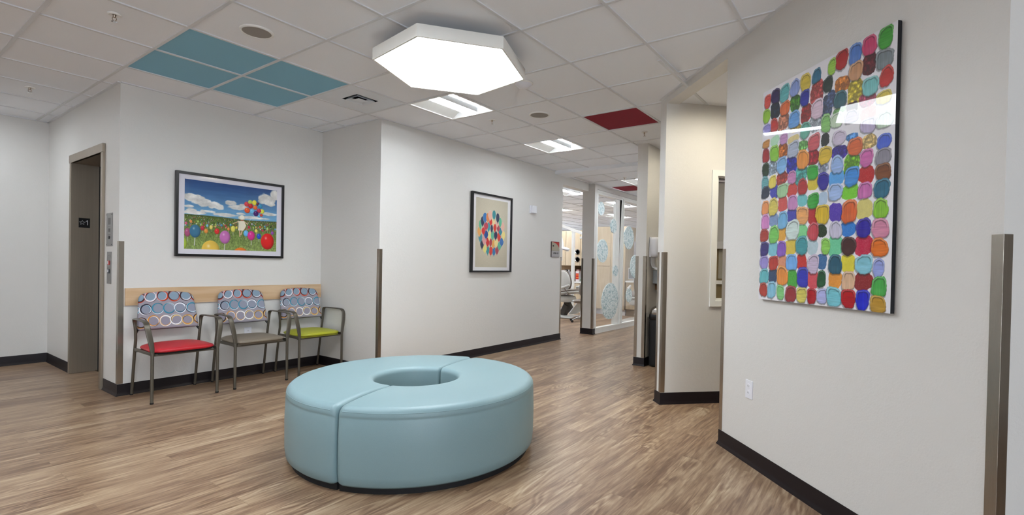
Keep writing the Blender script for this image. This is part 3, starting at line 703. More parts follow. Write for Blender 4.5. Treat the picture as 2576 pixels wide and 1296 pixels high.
# --- big acrylic print of paint dabs
PW_, PH_ = 922, 1246
DABS = """44,1182,31,44,d8564e,t 117,1189,40,45,2a1c5c,t 196,1180,42,50,68b8bc,t 282,1180,41,46,93a6dc,t 366,1180,41,50,d8c14e,t 363,1099,37,42,1e28a0,t 287,1093,43,48,4a8a22,w 116,1106,44,48,16304a,w 203,1094,42,41,dc7440,t 36,1097,35,44,98c63a,t 111,1020,34,43,c03a34,t 189,1017,50,47,c88468,w 282,1008,47,46,6aa4e0,t 375,1013,41,49,b22028,w 452,1098,49,58,cc5a58,w 457,1012,45,50,dcc4d4,t 524,1004,36,59,4a5a7c,w 372,924,41,44,62ac98,t 447,943,46,46,c8d0d8,w 42,1019,37,29,9a94d8,t 293,956,43,24,d4b850,w 521,920,33,47,8ac470,t 528,1113,33,43,16322a,t 447,1185,31,38,2f7696,t 440,845,44,43,cc5e66,t 518,838,30,32,16201a,w 280,844,47,44,b4bcd0,t 358,845,37,29,86c870,w 118,856,42,47,94cc4c,t 38,861,32,45,a83038,t 194,855,40,47,cc7830,w 39,928,35,24,c89050,t 119,929,42,31,b8dcc0,f 199,921,35,30,c898c8,t 279,896,45,24,d8c890,f 359,772,47,54,e69a44,t 434,766,42,44,b0142a,w 520,760,45,47,dcbc3c,t 186,775,44,50,88b8e4,t 269,759,44,51,2630b8,w 103,774,44,45,a8b8c8,w 39,775,34,41,1e3a22,t 38,695,32,43,6aaab0,t 107,692,35,38,dccc60,t 190,699,52,41,c4483c,w 276,691,35,40,c888b8,t 348,688,49,52,58b8b0,w 435,690,41,39,34a83a,t 362,625,39,45,b41c20,t 439,634,42,38,d4c040,f 512,631,40,46,3a30a0,t 510,705,38,32,b4bcd0,w 44,639,39,38,26344a,t 124,633,37,42,4048b0,f 199,629,48,41,a4c89c,t 281,619,43,40,c43a34,f 46,546,36,43,e69a60,t 120,545,44,51,d8c864,t 202,554,41,44,c8504c,f 286,549,39,44,c88cc0,t 363,553,39,35,74c0c4,f 445,540,41,43,3aa63c,t 511,541,37,34,b4c8dc,f 49,463,37,48,d48cc8,t 126,466,44,39,8098c0,f 207,459,43,52,78b4dc,t 283,479,41,37,3a3ca8,f 366,471,46,49,e4a868,t 446,463,40,47,b41418,f 513,464,47,52,dcbc34,t 41,382,39,40,aa3830,t 132,383,46,52,7ec864,t 204,381,35,44,dca848,f 292,400,53,56,d0e0dc,t 368,387,39,36,84d090,f 450,380,43,47,c84c58,t 512,379,33,34,1e3a16,f 47,301,40,43,342878,t 126,298,46,42,80c0d0,f 203,297,41,44,8a5ac0,t 279,304,49,43,d8c04c,f 367,311,50,51,3c98a0,t 445,300,42,43,b8ccd4,f 46,221,39,43,9c90d0,t 134,217,43,43,b43228,t 213,222,39,41,d49070,f 290,221,45,47,78b0e8,t 370,223,40,43,c01c18,f 456,212,43,50,d0c0d8,t 517,224,33,42,4070a0,f 50,138,43,46,68b8c0,t 129,141,41,45,2a4468,f 214,145,51,55,e49440,t 300,128,46,53,46a438,f 380,141,44,53,2028b8,t 455,131,41,50,d45864,f 517,135,30,44,1e5a34,t 46,58,36,45,b43c30,t 123,61,41,48,88c0d8,t 202,51,33,42,84c880,t 289,46,45,46,9a2834,t 375,45,38,44,d4c864,t 451,45,35,40,b42030,t 524,49,36,39,b4b8e4,t 615,1203,40,50,b41c24,t 697,1196,39,48,5a86d0,t 777,1202,41,45,d04878,t 863,1201,39,49,48a83c,t 552,1192,27,41,a0cc54,t 703,1114,40,46,cc9c74,t 777,1116,38,51,701428,w 859,1108,46,43,808a90,t 872,1027,36,47,c42c24,t 621,1081,48,38,dc8c3c,w 788,1014,44,44,84c8c8,t 612,1011,40,45,2e6470,t 702,1015,49,62,d8c440,w 772,958,49,33,c85070,w 862,940,39,32,d8c44c,t 686,950,35,25,5a2420,w 607,957,40,19,8cc478,w 591,916,41,36,c8dcc0,t 683,907,41,32,b0a0b0,t 779,892,43,35,e0a8a0,f 781,840,43,35,c4b8d8,t 868,840,43,38,c8dcc8,t 553,1032,29,46,5a6c98,w 611,825,43,38,d0c4d8,t 710,761,43,44,d86c34,t 786,764,43,35,dcc080,w 868,746,39,34,4464d0,t 614,752,49,38,4a30b0,w 690,808,38,20,5a98dc,w 602,697,39,46,a0bce8,t 691,684,49,46,84c42c,w 777,694,39,40,d070b0,t 866,682,43,36,908c98,t 696,623,43,47,4894dc,t 776,618,49,43,bc2024,f 868,614,41,38,80481e,t 599,630,53,43,60a8e4,f 772,546,39,40,d078b8,t 863,542,44,43,28708c,t 687,554,51,41,80cc38,f 595,565,45,45,a8c0e8,t 540,301,31,41,94d060,t 685,460,47,54,dc6c34,t 600,462,44,48,5a3cb0,f 771,462,46,49,d8cc80,f 860,454,41,44,90c83c,t 605,378,39,45,ccc8dc,t 680,379,45,40,2c80d0,f 771,377,43,44,3828a8,t 861,368,45,44,dc94b0,t 604,301,48,50,74cca0,f 686,297,44,48,4a1e1e,t 771,296,54,49,c42c50,f 859,284,45,43,e07c30,t 606,209,46,47,1e6078,t 685,213,44,44,dcd03c,f 777,210,51,45,90ccdc,t 857,194,30,45,9ca8e0,t 608,135,45,42,e09838,f 691,132,40,46,dcb898,t 777,134,54,46,901820,f 862,112,40,45,4cac50,t 602,51,48,50,80c8d4,t 693,49,42,47,b8101e,t 775,49,39,47,1c28c8,t 858,35,43,38,c0983c,t"""
cv = Canvas(PW_, PH_, 2.0, 'e6e4ea')
cv.a *= (.97+.05*fbm(cv.ny, cv.nx, 30, 24, 3))[..., None]
wr = fbm(cv.ny, cv.nx, 90, 60, 11, 4); wr2 = np.abs(fbm(cv.ny, cv.nx, 60, 50, 17, 4)-.5)*2; strk = fbm(cv.ny, cv.nx, 260, 18, 23, 3); strv = fbm(cv.ny, cv.nx, 14, 220, 29, 3)
weave = (np.sin((np.arange(cv.nx)[None, :]*1.0+np.arange(cv.ny)[:, None]*1.6)*1.25)*.5+.5)*rng.random((cv.ny, cv.nx))
L_ = [x for x in DABS.split()]; L_.sort(key=lambda x: {'f': 0, 'w': 1, 't': 2}[x[-1]])
for n_, d in enumerate(L_):
    q = d.split(','); ty = q[5]; cx, cy, rx, ry = map(float, q[:4]); col = np.array(hexc(q[4]))**1.12
    sl = cv.win(cx-rx*1.3, cx+rx*1.3, cy-ry*1.3, cy+ry*1.3)
    dx = (cv.X[:, sl[1]]-cx)/rx; dy = (cv.Y[sl[0], :]-cy)/ry
    th = np.arctan2(dy, dx); p1, p2, p3 = rng.random(3)*6.28; e_ = 2.2+rng.random()*1.2
    wob = 1+.05*np.sin(2*th+p1)+.04*np.sin(3*th+p2)+.02*np.sin(7*th+p3)+.007*np.sin(15*th+p1)+.16*(wr[sl]-.5)
    r = (np.abs(dx)**e_+np.abs(dy)**e_)**(1/e_)/wob
    c = np.broadcast_to(col, r.shape+(3,)).copy()
    if ty == 't':
        # soft drop of the thick paint printed below it
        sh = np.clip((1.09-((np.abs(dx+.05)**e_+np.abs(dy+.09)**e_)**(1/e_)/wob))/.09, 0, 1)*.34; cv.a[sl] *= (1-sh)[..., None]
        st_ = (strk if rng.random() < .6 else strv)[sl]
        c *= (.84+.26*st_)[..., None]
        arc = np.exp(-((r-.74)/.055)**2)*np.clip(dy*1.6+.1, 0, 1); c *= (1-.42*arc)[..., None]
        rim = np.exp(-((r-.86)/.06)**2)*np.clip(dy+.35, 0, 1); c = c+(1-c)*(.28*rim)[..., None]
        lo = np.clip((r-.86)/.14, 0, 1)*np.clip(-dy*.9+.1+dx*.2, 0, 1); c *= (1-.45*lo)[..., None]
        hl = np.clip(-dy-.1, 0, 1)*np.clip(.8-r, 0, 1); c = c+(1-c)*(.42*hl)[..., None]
    elif ty == 'w':
        c *= (.6+1.0*wr2[sl]*(.6+.8*strk[sl]))[..., None]; k = np.clip(wr2[sl]-.42, 0, 1); c = c+(1-c)*(.35*k)[..., None]
    else:
        c *= (.94+.1*wr[sl])[..., None]; k = np.clip(weave[sl]-.45, 0, 1)*1.0; c = c+(1-c)*(.55*k)[..., None]*np.clip(1.4-col.mean(), .3, 1)
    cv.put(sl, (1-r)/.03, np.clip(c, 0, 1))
u0 = .0332; pp = Vector((3.273-u0*S2, .663-u0*S2))
# origin of the thing: lower left of the print, projected on to the wall
wn = Vector((-S2, S2)); dist = (pp-Vector(P1)).dot(wn)
pw = pp-wn*dist
t = thing('painting', 'large glossy white panel covered with rows of colourful paint dabs', 'painting', (pw.x, pw.y, 1.0485), -3*PI/4)
MB().box(0, PW_/1000, -.024, -.004, 0, PH_/1000).build('backing', mat('panel_edge', '0a0d16', .25), t, bevel=.001)
MB().box(.05, PW_/1000-.05, -.004, -.0003, .05, PH_/1000-.05).build('hanger', M['blackmatte'], t)
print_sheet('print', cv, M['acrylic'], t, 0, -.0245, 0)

# --- framed print of a girl in a field of balloons
cv = Canvas(876, 668, 2.0, '34608e')
hor = 325; Yn = (cv.Y/hor)
sk = np.clip((cv.Y-hor)/(668-hor), 0, 1)[..., None]
n1 = fbm(cv.ny, cv.nx, 9, 12, 41, 5); n2 = fbm(cv.ny, cv.nx, 40, 8, 51, 4)
sky = np.array(hexc('7ab0d4'))*(1-sk)+np.array(hexc('2a4a80'))*sk
cv.a[:] = sky*(.93+.14*n2)[..., None]
def clouds(lst):
    m_ = np.zeros((cv.ny, cv.nx))
    for q in lst.split():
        x, y, a_, b_ = map(float, q.split(',')[:4]); r = np.sqrt(((cv.X-x)/a_)**2+((cv.Y-y)/b_)**2); m_ = np.maximum(m_, 1.35-r)
    return m_
mm = clouds("33,494,64,41 106,479,66,41 173,454,67,37 257,439,69,38 304,428,39,30 416,481,60,28 465,443,82,31 523,454,50,26 776,559,99,55 850,606,55,56 822,509,55,23 722,533,53,27 795,404,91,20 63,374,43,16 212,374,76,16 99,353,110,18 368,357,160,21 618,349,173,16 500,380,60,14 30,410,50,14")
k = np.clip((mm-.60+n1*1.1-.28)*4.5, 0, 1)
cc = np.array(hexc('ece9e4'))*(.72+.42*fbm(cv.ny, cv.nx, 14, 14, 61, 4))[..., None]
cv.a = cv.a*(1-k[..., None])+np.clip(cc, 0, 1)*k[..., None]
# field
gmask = np.clip((hor+6*np.sin(cv.X/130)+8*(cv.X < 250)*(1-cv.X/250)-cv.Y)/2, 0, 1)[..., None]
gtex = fbm(cv.ny, cv.nx, 60, 150, 71, 4); depth = np.clip(1-cv.Y/hor, 0, 1)[..., None]
gcol = (np.array(hexc('566a30'))*(1-depth)+np.array(hexc('8a9c58'))*depth)*(.62+.75*gtex)[..., None]
cv.a = cv.a*(1-gmask)+np.clip(gcol, 0, 1)*gmask
hill = np.exp(-((cv.Y-(hor-3+6*np.sin(cv.X/130)))/4.0)**2)[..., None]*.8; cv.a = cv.a*(1-hill)+np.array(hexc('3c4420'))*hill
pal = ['c83040', 'e08040', 'e0d060', '70b0d0', 'b060a0', 'e8e8e0', 'a0c050', '3060a0', '202020', 'd06080']
for k in range(300):
    y = hor-8-95*rng.random()**1.6; s_ = 1.6+(hor-y)/28; cv.ell(rng.random()*876, y, s_, s_*1.2, pal[rng.integers(10)], soft=.9)
def bal(c, dx, dy, r):
    c = c*(1.05-.35*np.clip(r, 0, 1)**3*(.5+.5*np.clip(dx-dy, -1, 1)))[..., None]; h = np.exp(-((dx+.25)**2+(dy-.4)**2)/.03)*.5
    return np.clip(c+(1-c)*h[..., None], 0, 1)
B1 = """28,158,25,42,a85078 155,207,17,25,c03048 187,180,18,23,e09040 231,220,15,22,e0d070 197,234,11,16,80b8d0 56,264,11,16,e09050 15,245,11,14,d06080 116,269,10,11,a0c060 325,248,11,14,4888b0 362,246,9,12,b03838 272,251,7,10,b8c868 390,214,12,17,e08848 434,218,22,33,d8d060 466,234,10,15,dcc850 409,259,9,12,60a8d0 831,201,16,20,9048a8 730,220,10,12,c02858 700,257,12,12,c86038 588,247,11,16,c02030 778,241,11,18,a8c870 634,244,7,10,a0c050 658,253,6,9,d8d070 814,265,7,9,202028 751,264,8,9,50a0d0 861,243,9,11,4080b0 618,283,7,8,c8b8d8 662,213,15,20,dcd060 690,158,21,30,2050c0 560,180,25,33,68b0e0 284,184,23,29,d03030 92,174,47,63,3c7090 358,130,49,66,c070b0 612,159,37,49,d02888 780,107,68,87,d42424 229,-4,80,94,dcb850 509,-33,71,63,e07828 -2,48,26,55,a0b840 562,486,23,26,d04048 598,511,22,23,b8cc58 640,509,23,28,e8dc48 674,498,15,18,5a1838 602,470,24,26,c01820 649,459,22,22,e06828 699,478,23,23,3890b8 569,422,28,28,e05828 620,416,24,28,68b4d8 719,425,24,25,dcdc50 687,430,23,23,b82848 690,374,21,18,60b0d8 712,384,17,14,d04828 657,396,26,28,4a1c68"""
L1 = B1.split(); nb = 37
for d in L1[:nb]:
    q = d.split(','); x, y, rx, ry = map(float, q[:4])
    if ry < 60: cv.line(x, y-ry, x-1+rx*.05, y-ry*(2.0 if ry > 20 else 2.2), max(1.6, rx*.13), 'd8d8d4')
    elif x < 600: cv.line(x, y-ry, x-6, y-ry*2.2, 7, 'd0d0cc')
    cv.ell(x, y, rx, ry, q[4], fn=bal)
g_ = [(520, 338), (550, 342), (520, 305), (483, 304), (537, 309), (554, 244), (533, 207), (479, 206), (487, 300), (433, 273), (541, 301), (575, 277), (496, 205), (500, 146), (521, 207), (510, 165)]
cv.line(575, 277, 609, 339, 2.2, 'e0e0dc'); cv.line(609, 339, 640, 385, 2, 'e0e0dc')
for a_, b_ in ((8, 9), (10, 11)): cv.line(*g_[a_], *g_[b_], 9, 'd8b090')
for a_, b_ in ((12, 13), (14, 15)): cv.line(*g_[a_], *g_[b_], 11, 'd8ae90')
cv.ell(520, 315, 15, 26, '9a5a3c'); cv.poly([g_[3], g_[4], (560, 262), g_[5], g_[6], g_[7], (486, 250)], 'e8e0cc'); cv.line(495, 300, 500, 215, 3, 'cfc4ac')
cv.ell(516, 338, 34, 20, 'd8d0bc'); cv.ell(518, 346, 22, 22, 'efe9da')
for d in L1[nb:]:
    q = d.split(','); x, y, rx, ry = map(float, q[:4]); cv.ell(x, y, rx, ry, q[4], fn=bal)
cv.poly([(783, 42), (797, 42), (790, 26)], 'b81c1c')
t = thing('framed_picture', 'black-framed print of a child in white with balloons in a green field', 'picture', (1.889, YW, 1.244), 0)
W_, H_ = 1.026, .808
frame_bars(MB(), 0, W_, 0, H_, .024, -.034, -.0005).build('frame', M['black'], t, bevel=.0015)
MB().box(.02, W_-.02, -.018, -.010, .02, H_-.02).build('mat_board', mat('mat_board', 'dcd8e0', .7), t)
print_sheet('print', cv, M['print'], t, .076, -.0184, .072)
M['museum'] = glass('picture_glass', ior=1.28)
MB().box(.0235, W_-.0235, -.024, -.0215, .0235, H_-.0235).build('glazing', M['museum'], t)

# --- framed print of a ball of balloons
cv = Canvas(662, 915, 2.0, 'd4cab4')
cv.a *= (.95+.08*fbm(cv.ny, cv.nx, 200, 150, 81, 2))[..., None]
vg = ((cv.X/662-.5)**2+(cv.Y/915-.5)**2); cv.a *= (1-.18*vg)[..., None]
B2 = """288,702,44,65,e8b8a8 367,712,37,65,3a9098 183,660,44,68,3c78b8 242,665,36,65,e08850 446,677,38,67,303858 500,620,34,67,60c098 135,608,37,67,303858 93,561,30,64,60b890 555,563,41,65,e8b8a8 301,610,32,45,d83c34 362,627,32,54,f0d8a0 259,541,32,65,3898a8 205,549,45,53,c04858 389,538,33,57,d84034 437,603,38,48,e8b8a8 461,537,33,49,b04858 509,498,43,52,3890a8 323,522,27,54,283058 75,469,39,64,e8a860 155,480,37,50,d83434 577,446,37,62,f0e090 208,436,43,56,1e4c98 276,428,38,65,f0e098 343,432,35,66,60b898 409,436,38,60,283058 479,422,40,64,d84034 96,389,39,61,4890a0 176,363,43,65,e0a0a0 539,351,44,58,3c74b8 243,337,38,62,d03434 303,334,32,60,b04050 361,318,37,60,e8a858 421,333,40,61,f0dc98 131,302,37,61,303850 492,294,40,58,60b898 188,246,40,56,ece088 247,230,36,62,3898a0 311,220,38,63,d84034 377,216,39,60,3880b8 442,236,40,61,b04858"""
L2 = [[float(v) for v in d.split(',')[:4]]+[d.split(',')[4]] for d in B2.split()]; L2.sort(key=lambda q: q[1])
for x, y, rx, ry, c_ in L2:
    def drop(k_, col):
        sl = cv.win(x-rx*1.2, x+rx*1.2, y-ry*1.3, y+ry*1.2); dx = (cv.X[:, sl[1]]-x)/rx; dy = (cv.Y[sl[0], :]-y)/ry
        wd = np.where(dy > 0, 1, np.clip(1-.42*(-dy)**1.6, .2, 1)); r = np.sqrt((dx/wd)**2+(dy*np.where(dy > 0, 1, .97))**2)
        cv.put(sl, (k_-r)/.06, np.array(hexc(col)))
    drop(1.07, 'd8ccb8'); drop(1.0, c_); cv.poly([(x-rx*.24, y-ry*1.16), (x+rx*.24, y-ry*1.16), (x, y-ry*.95)], c_)
t = thing('framed_picture', 'tall black-framed print of a round cluster of flat coloured balloons', 'picture', (4.775, YC, 1.115), 0)
W_, H_ = .835, 1.052
frame_bars(MB(), 0, W_, 0, H_, .024, -.042, -.0005).build('frame', M['black'], t, bevel=.0015)
MB().box(.02, W_-.02, -.020, -.010, .02, H_-.02).build('mat_board', mat('mat_board_white', 'e6e3e4', .7), t)
print_sheet('print', cv, M['print'], t, .086, -.0204, .07)
MB().box(.0235, W_-.0235, -.028, -.0255, .0235, H_-.0235).build('glazing', M['museum'], t)

# ---------------------------------------------------------------- armchairs
M['chairframe'] = mat('chair_frame_bronze', '5f594f', .38, .55, bump=.05, bscale=300)
M['rubber'] = mat('rubber_glide', '101010', .7)
def vinyl(name, col): return mat(name, col, .38, var=.04, bump=.25, bscale=500)
SEATC = {'red': vinyl('red_vinyl', 'bc1626'), 'taupe': vinyl('taupe_vinyl', '7d7263'), 'green': vinyl('lime_vinyl', 'a6a826')}
def ring_colours(u, v):
    """circle pattern of the upholstery; u, v in mm"""
    rgb = np.empty(u.shape+(3,)); rgb[:] = hexc('969099')
    rows = [(286, 0, ['c4482c', '3c2c30', 'e4e2e8'], 1), (180, 46, ['3c86a0', 'e4e4ea', '2c2a38'], 0), (72, 8, ['c8863c', 'e6e4e6', '3a2c2c', 'd8bc84'], 0)]
    r_ = np.random.default_rng(5)
    for (vc, u0, cols, _) in rows:
        for k in range(-1, 7):
            cx = u0+k*90+20; cy = vc+(r_.random()-.5)*6
            d0 = np.hypot(u-cx, v-cy); f_ = np.clip((38-d0)/2, 0, 1)[..., None]; fill = hexc('8296a8' if vc > 250 else ('8a8f9f' if vc > 100 else '908b99')); rgb = rgb*(1-f_)+np.array(fill)*f_
            cs = list(cols); r_.shuffle(cs)
            for q, c_ in enumerate(cs[:3]):
                ox, oy = (r_.random(2)-.5)*9; rr = 41+r_.random()*3; a0 = r_.random()*6.28
                th = np.arctan2(v-cy-oy, u-cx-ox); w_ = 1.8+3.6*(.5+.5*np.cos(th-a0))
                d = np.abs(np.hypot(u-cx-ox, v-cy-oy)-rr); k_ = np.clip((w_-d)/1.4+.5, 0, 1)[..., None]; rgb = rgb*(1-k_)+np.array(hexc(c_))*k_
    return rgb
def make_backrest(parent):
    # cushion sheet: front grid + back grid, rounded outline, tilted
    nu, nv = 230, 160; W2, Hh, TH_ = .236, .325, .05
    V = []; COL = []
    us = np.linspace(-1, 1, nu); vs_ = np.linspace(0, 1, nv); U, Vv = np.meshgrid(us, vs_)
    v_mm = Vv*Hh*1000
    # half width: nearly straight sides narrowing upward, rounded top corners
    hw = W2*(1-.12*Vv**1.5); rc = .055; top = np.clip((v_mm/1000-(Hh-rc))/rc, 0, 1); hw = hw-rc*(1-np.sqrt(np.clip(1-top**2, 0, 1)))
    bot = np.clip((.02-v_mm/1000)/.02, 0, 1); hw = hw-.02*(1-np.sqrt(np.clip(1-bot**2, 0, 1)))
    X = U*hw; Zz = v_mm/1000+.012*(1-U**2)*Vv
    edge = np.minimum(1-np.abs(U), 1)*hw/.022; ev = np.minimum(Vv, 1-Vv)*Hh/.022; bul = np.sqrt(np.clip(1-(1-np.clip(np.minimum(edge, ev), 0, 1))**2, 0, 1))
    curve = .018*(U**2)                      # wraps slightly forward at the sides
    Yf = -TH_/2*bul-curve; Yb = TH_/2*bul*.8-curve
    tilt = .075*Vv
    for Yy in (Yf, Yb): V.append(np.stack([X, Yy+tilt, Zz], -1).reshape(-1, 3))
    V = np.concatenate(V); N = nu*nv
    i = (np.arange(nv-1)[:, None]*nu+np.arange(nu-1)[None, :]).ravel()
    F = [tuple(x) for x in np.stack([i, i+1, i+nu+1, i+nu], -1)]+[tuple(x) for x in np.stack([i+N, i+nu+N, i+nu+1+N, i+1+N], -1)]
    rim = [j*nu for j in range(nv)]; rim2 = [j*nu+nu-1 for j in range(nv)]; b_ = list(range(nu)); t_ = [(nv-1)*nu+k for k in range(nu)]
    for L in (rim, rim2, b_, t_):
        F += [(L[k], L[k+1], L[k+1]+N, L[k]+N) for k in range(len(L)-1)]
    me = bpy.data.meshes.new('backrest'); me.from_pydata([tuple(x) for x in V], [], F); me.materials.append(M['fabric'])
    col = ring_colours((X+W2)*1000, v_mm); ink(me, np.concatenate([to_lin(col.reshape(-1, 3))]*2))
    bm = bmesh.new(); bm.from_mesh(me); bmesh.ops.remove_doubles(bm, verts=bm.verts, dist=1e-5); bmesh.ops.recalc_face_normals(bm, faces=bm.faces); bm.to_mesh(me); bm.free()
    me.polygons.foreach_set('use_smooth', [True]*len(me.polygons))
    o = bpy.data.objects.new('backrest', me); C.objects.link(o); o.parent = parent; o.location = (0, .165, .578); return o
def make_chair(label):
    t = thing('armchair', label, 'chair', (0, 0, 0), 0, 'waiting room armchairs')
    mf = M['chairframe']; lx = .247
    for sx in (-1, 1):
        x = sx*lx
        f = MB().tube([(x, -.24, .012), (x, -.24, .2), (x, -.24, .43)], .0125, 14).build('leg', mf, t, smooth=True)
        MB().lathe([(0, 0), (.012, 0), (.0135, .004), (.0135, .014), (.0, .014)], 14, (x, -.24, 0)).build('foot_glide', M['rubber'], f, smooth=True)
        r = MB().tube([(x, .235, .012), (x, .205, .2), (x, .165, .43)], .0115, 14).build('leg', mf, t, smooth=True)
        MB().lathe([(0, 0), (.011, 0), (.0125, .004), (.0125, .014), (.0, .014)], 14, (x, .237, 0)).build('foot_glide', M['rubber'], r, smooth=True)
        # arm loop: rear upright, flat top, sweeping blade down to the front leg
        P = [(.165, .43, 0, 0), (.150, .50, 0, 0), (.143, .58, 0, .004), (.142, .63, .1, .008), (.143, .662, .5, .01), (.13, .682, .9, .012), (.10, .688, 1, .014), (0, .688, 1, .02), (-.10, .688, 1, .026), (-.165, .686, 1, .03), (-.195, .678, 1, .031), (-.213, .660, 1, .031), (-.224, .63, 1, .029), (-.235, .57, 1, .02), (-.241, .51, .9, .010), (-.243, .46, .6, .003), (-.240, .42, .3, 0)]
        def sec(i):
            k = P[i][2]; a_, b_ = .0115+(.021-.0115)*k, .0115+(.0058-.0115)*k; n = 16; e = 2+k*1.5
            return [(math.copysign(abs(math.cos(2*PI*j/n))**(2/e), math.cos(2*PI*j/n))*a_, math.copysign(abs(math.sin(2*PI*j/n))**(2/e), math.sin(2*PI*j/n))*b_) for j in range(n)]
        am = MB(); pts = [(x+sx*p[3], p[0], p[1]) for p in P]
        # build with a fixed side axis so that the strip never twists
        rings = []; n = len(pts)
        for i in range(n):
            a_ = Vector(pts[max(0, i-1)]); b_ = Vector(pts[min(n-1, i+1)]); tt = (b_-a_).normalized(); sd = Vector((1, 0, 0)); up = sd.cross(tt).normalized()
            rings += [Vector(pts[i])+sd*q[0]+up*q[1] for q in sec(i)]
        m_ = 16; am._add(rings, [(i*m_+k, i*m_+(k+1) % m_, (i+1)*m_+(k+1) % m_, (i+1)*m_+k) for i in range(n-1) for k in range(m_)]+[tuple(range(m_)), tuple((n-1)*m_+k for k in range(m_))])
        a = am.build('armrest', mf, t, smooth=50)
    fr = MB()
    for sx in (-1, 1): fr.box(sx*lx-.008, sx*lx+.008, -.24, .16, .402, .428).box(sx*.21-.01, sx*.21+.01, -.22, .17, .395, .41)
    fr.box(-lx, lx, -.215, -.19, .392, .404).box(-lx, lx, .13, .155, .392, .404)
    fr.build('seat_frame', mf, t, bevel=.003)
    MB().box(-.215, .215, -.215, .14, .405, .4175).build('seat_pan', M['blackmatte'], t)
    bb = MB()
    for sx in (-1, 1): bb.tube([(sx*.247, .150, .55), (sx*.22, .178, .60), (sx*.20, .195, .64)], .009, 10)
    bb.box(-.22, .22, .172, .186, .574, .586).build('back_bracket', M['black'], t, smooth=True)
    seat = MB(); nu, nvv = 56, 20; vs = []
    for j in range(nvv+1):
        ph = -PI/2+PI*j/nvv; cz = abs(math.cos(ph))**.55; sz = math.copysign(abs(math.sin(ph))**.8, math.sin(ph))
        for i in range(nu):
            th = 2*PI*i/nu; e = 2/5; cx_, sy_ = math.cos(th), math.sin(th)
            X = math.copysign(abs(cx_)**e, cx_)*cz; Y = math.copysign(abs(sy_)**e, sy_)*cz
            w_ = .243*(1-.04*Y); yy = Y*.205-.035
            if Y < 0: yy -= .028*(1-X*X)*(-Y)
            zz = .437+.024*sz+(.012*(1-X*X) if sz > 0 else .004*(1-X*X))-.006*max(0, -Y)
            vs.append((X*w_, yy, zz))
    seat._add(vs, [(j*nu+i, j*nu+(i+1) % nu, (j+1)*nu+(i+1) % nu, (j+1)*nu+i) for j in range(nvv) for i in range(nu)])
    s = seat.build('seat', SEATC['red'], t, smooth='all'); s['label'] = 'red vinyl seat'
    make_backrest(t); return t
ch1 = make_chair('armchair with red vinyl seat and ring-patterned back, nearest the lift corner')
ch2 = copy_thing(ch1, 'middle armchair with taupe vinyl seat and ring-patterned back')
ch3 = copy_thing(ch1, 'armchair with lime green vinyl seat and ring-patterned back, in the alcove corner')
for c_, k in ((ch2, 'taupe'), (ch3, 'green')):
    for o in c_.children:
        if o.name.startswith('seat') and not o.name.startswith('seat_frame'):
            o.data = o.data.copy(); o.data.materials[0] = SEATC[k]; o['label'] = {'taupe': 'taupe vinyl seat', 'green': 'lime green vinyl seat'}[k]
ch1.location = (1.816, 5.245, 0); ch2.location = (2.462, 5.245, 0); ch3.location = (3.085, 5.245, 0)

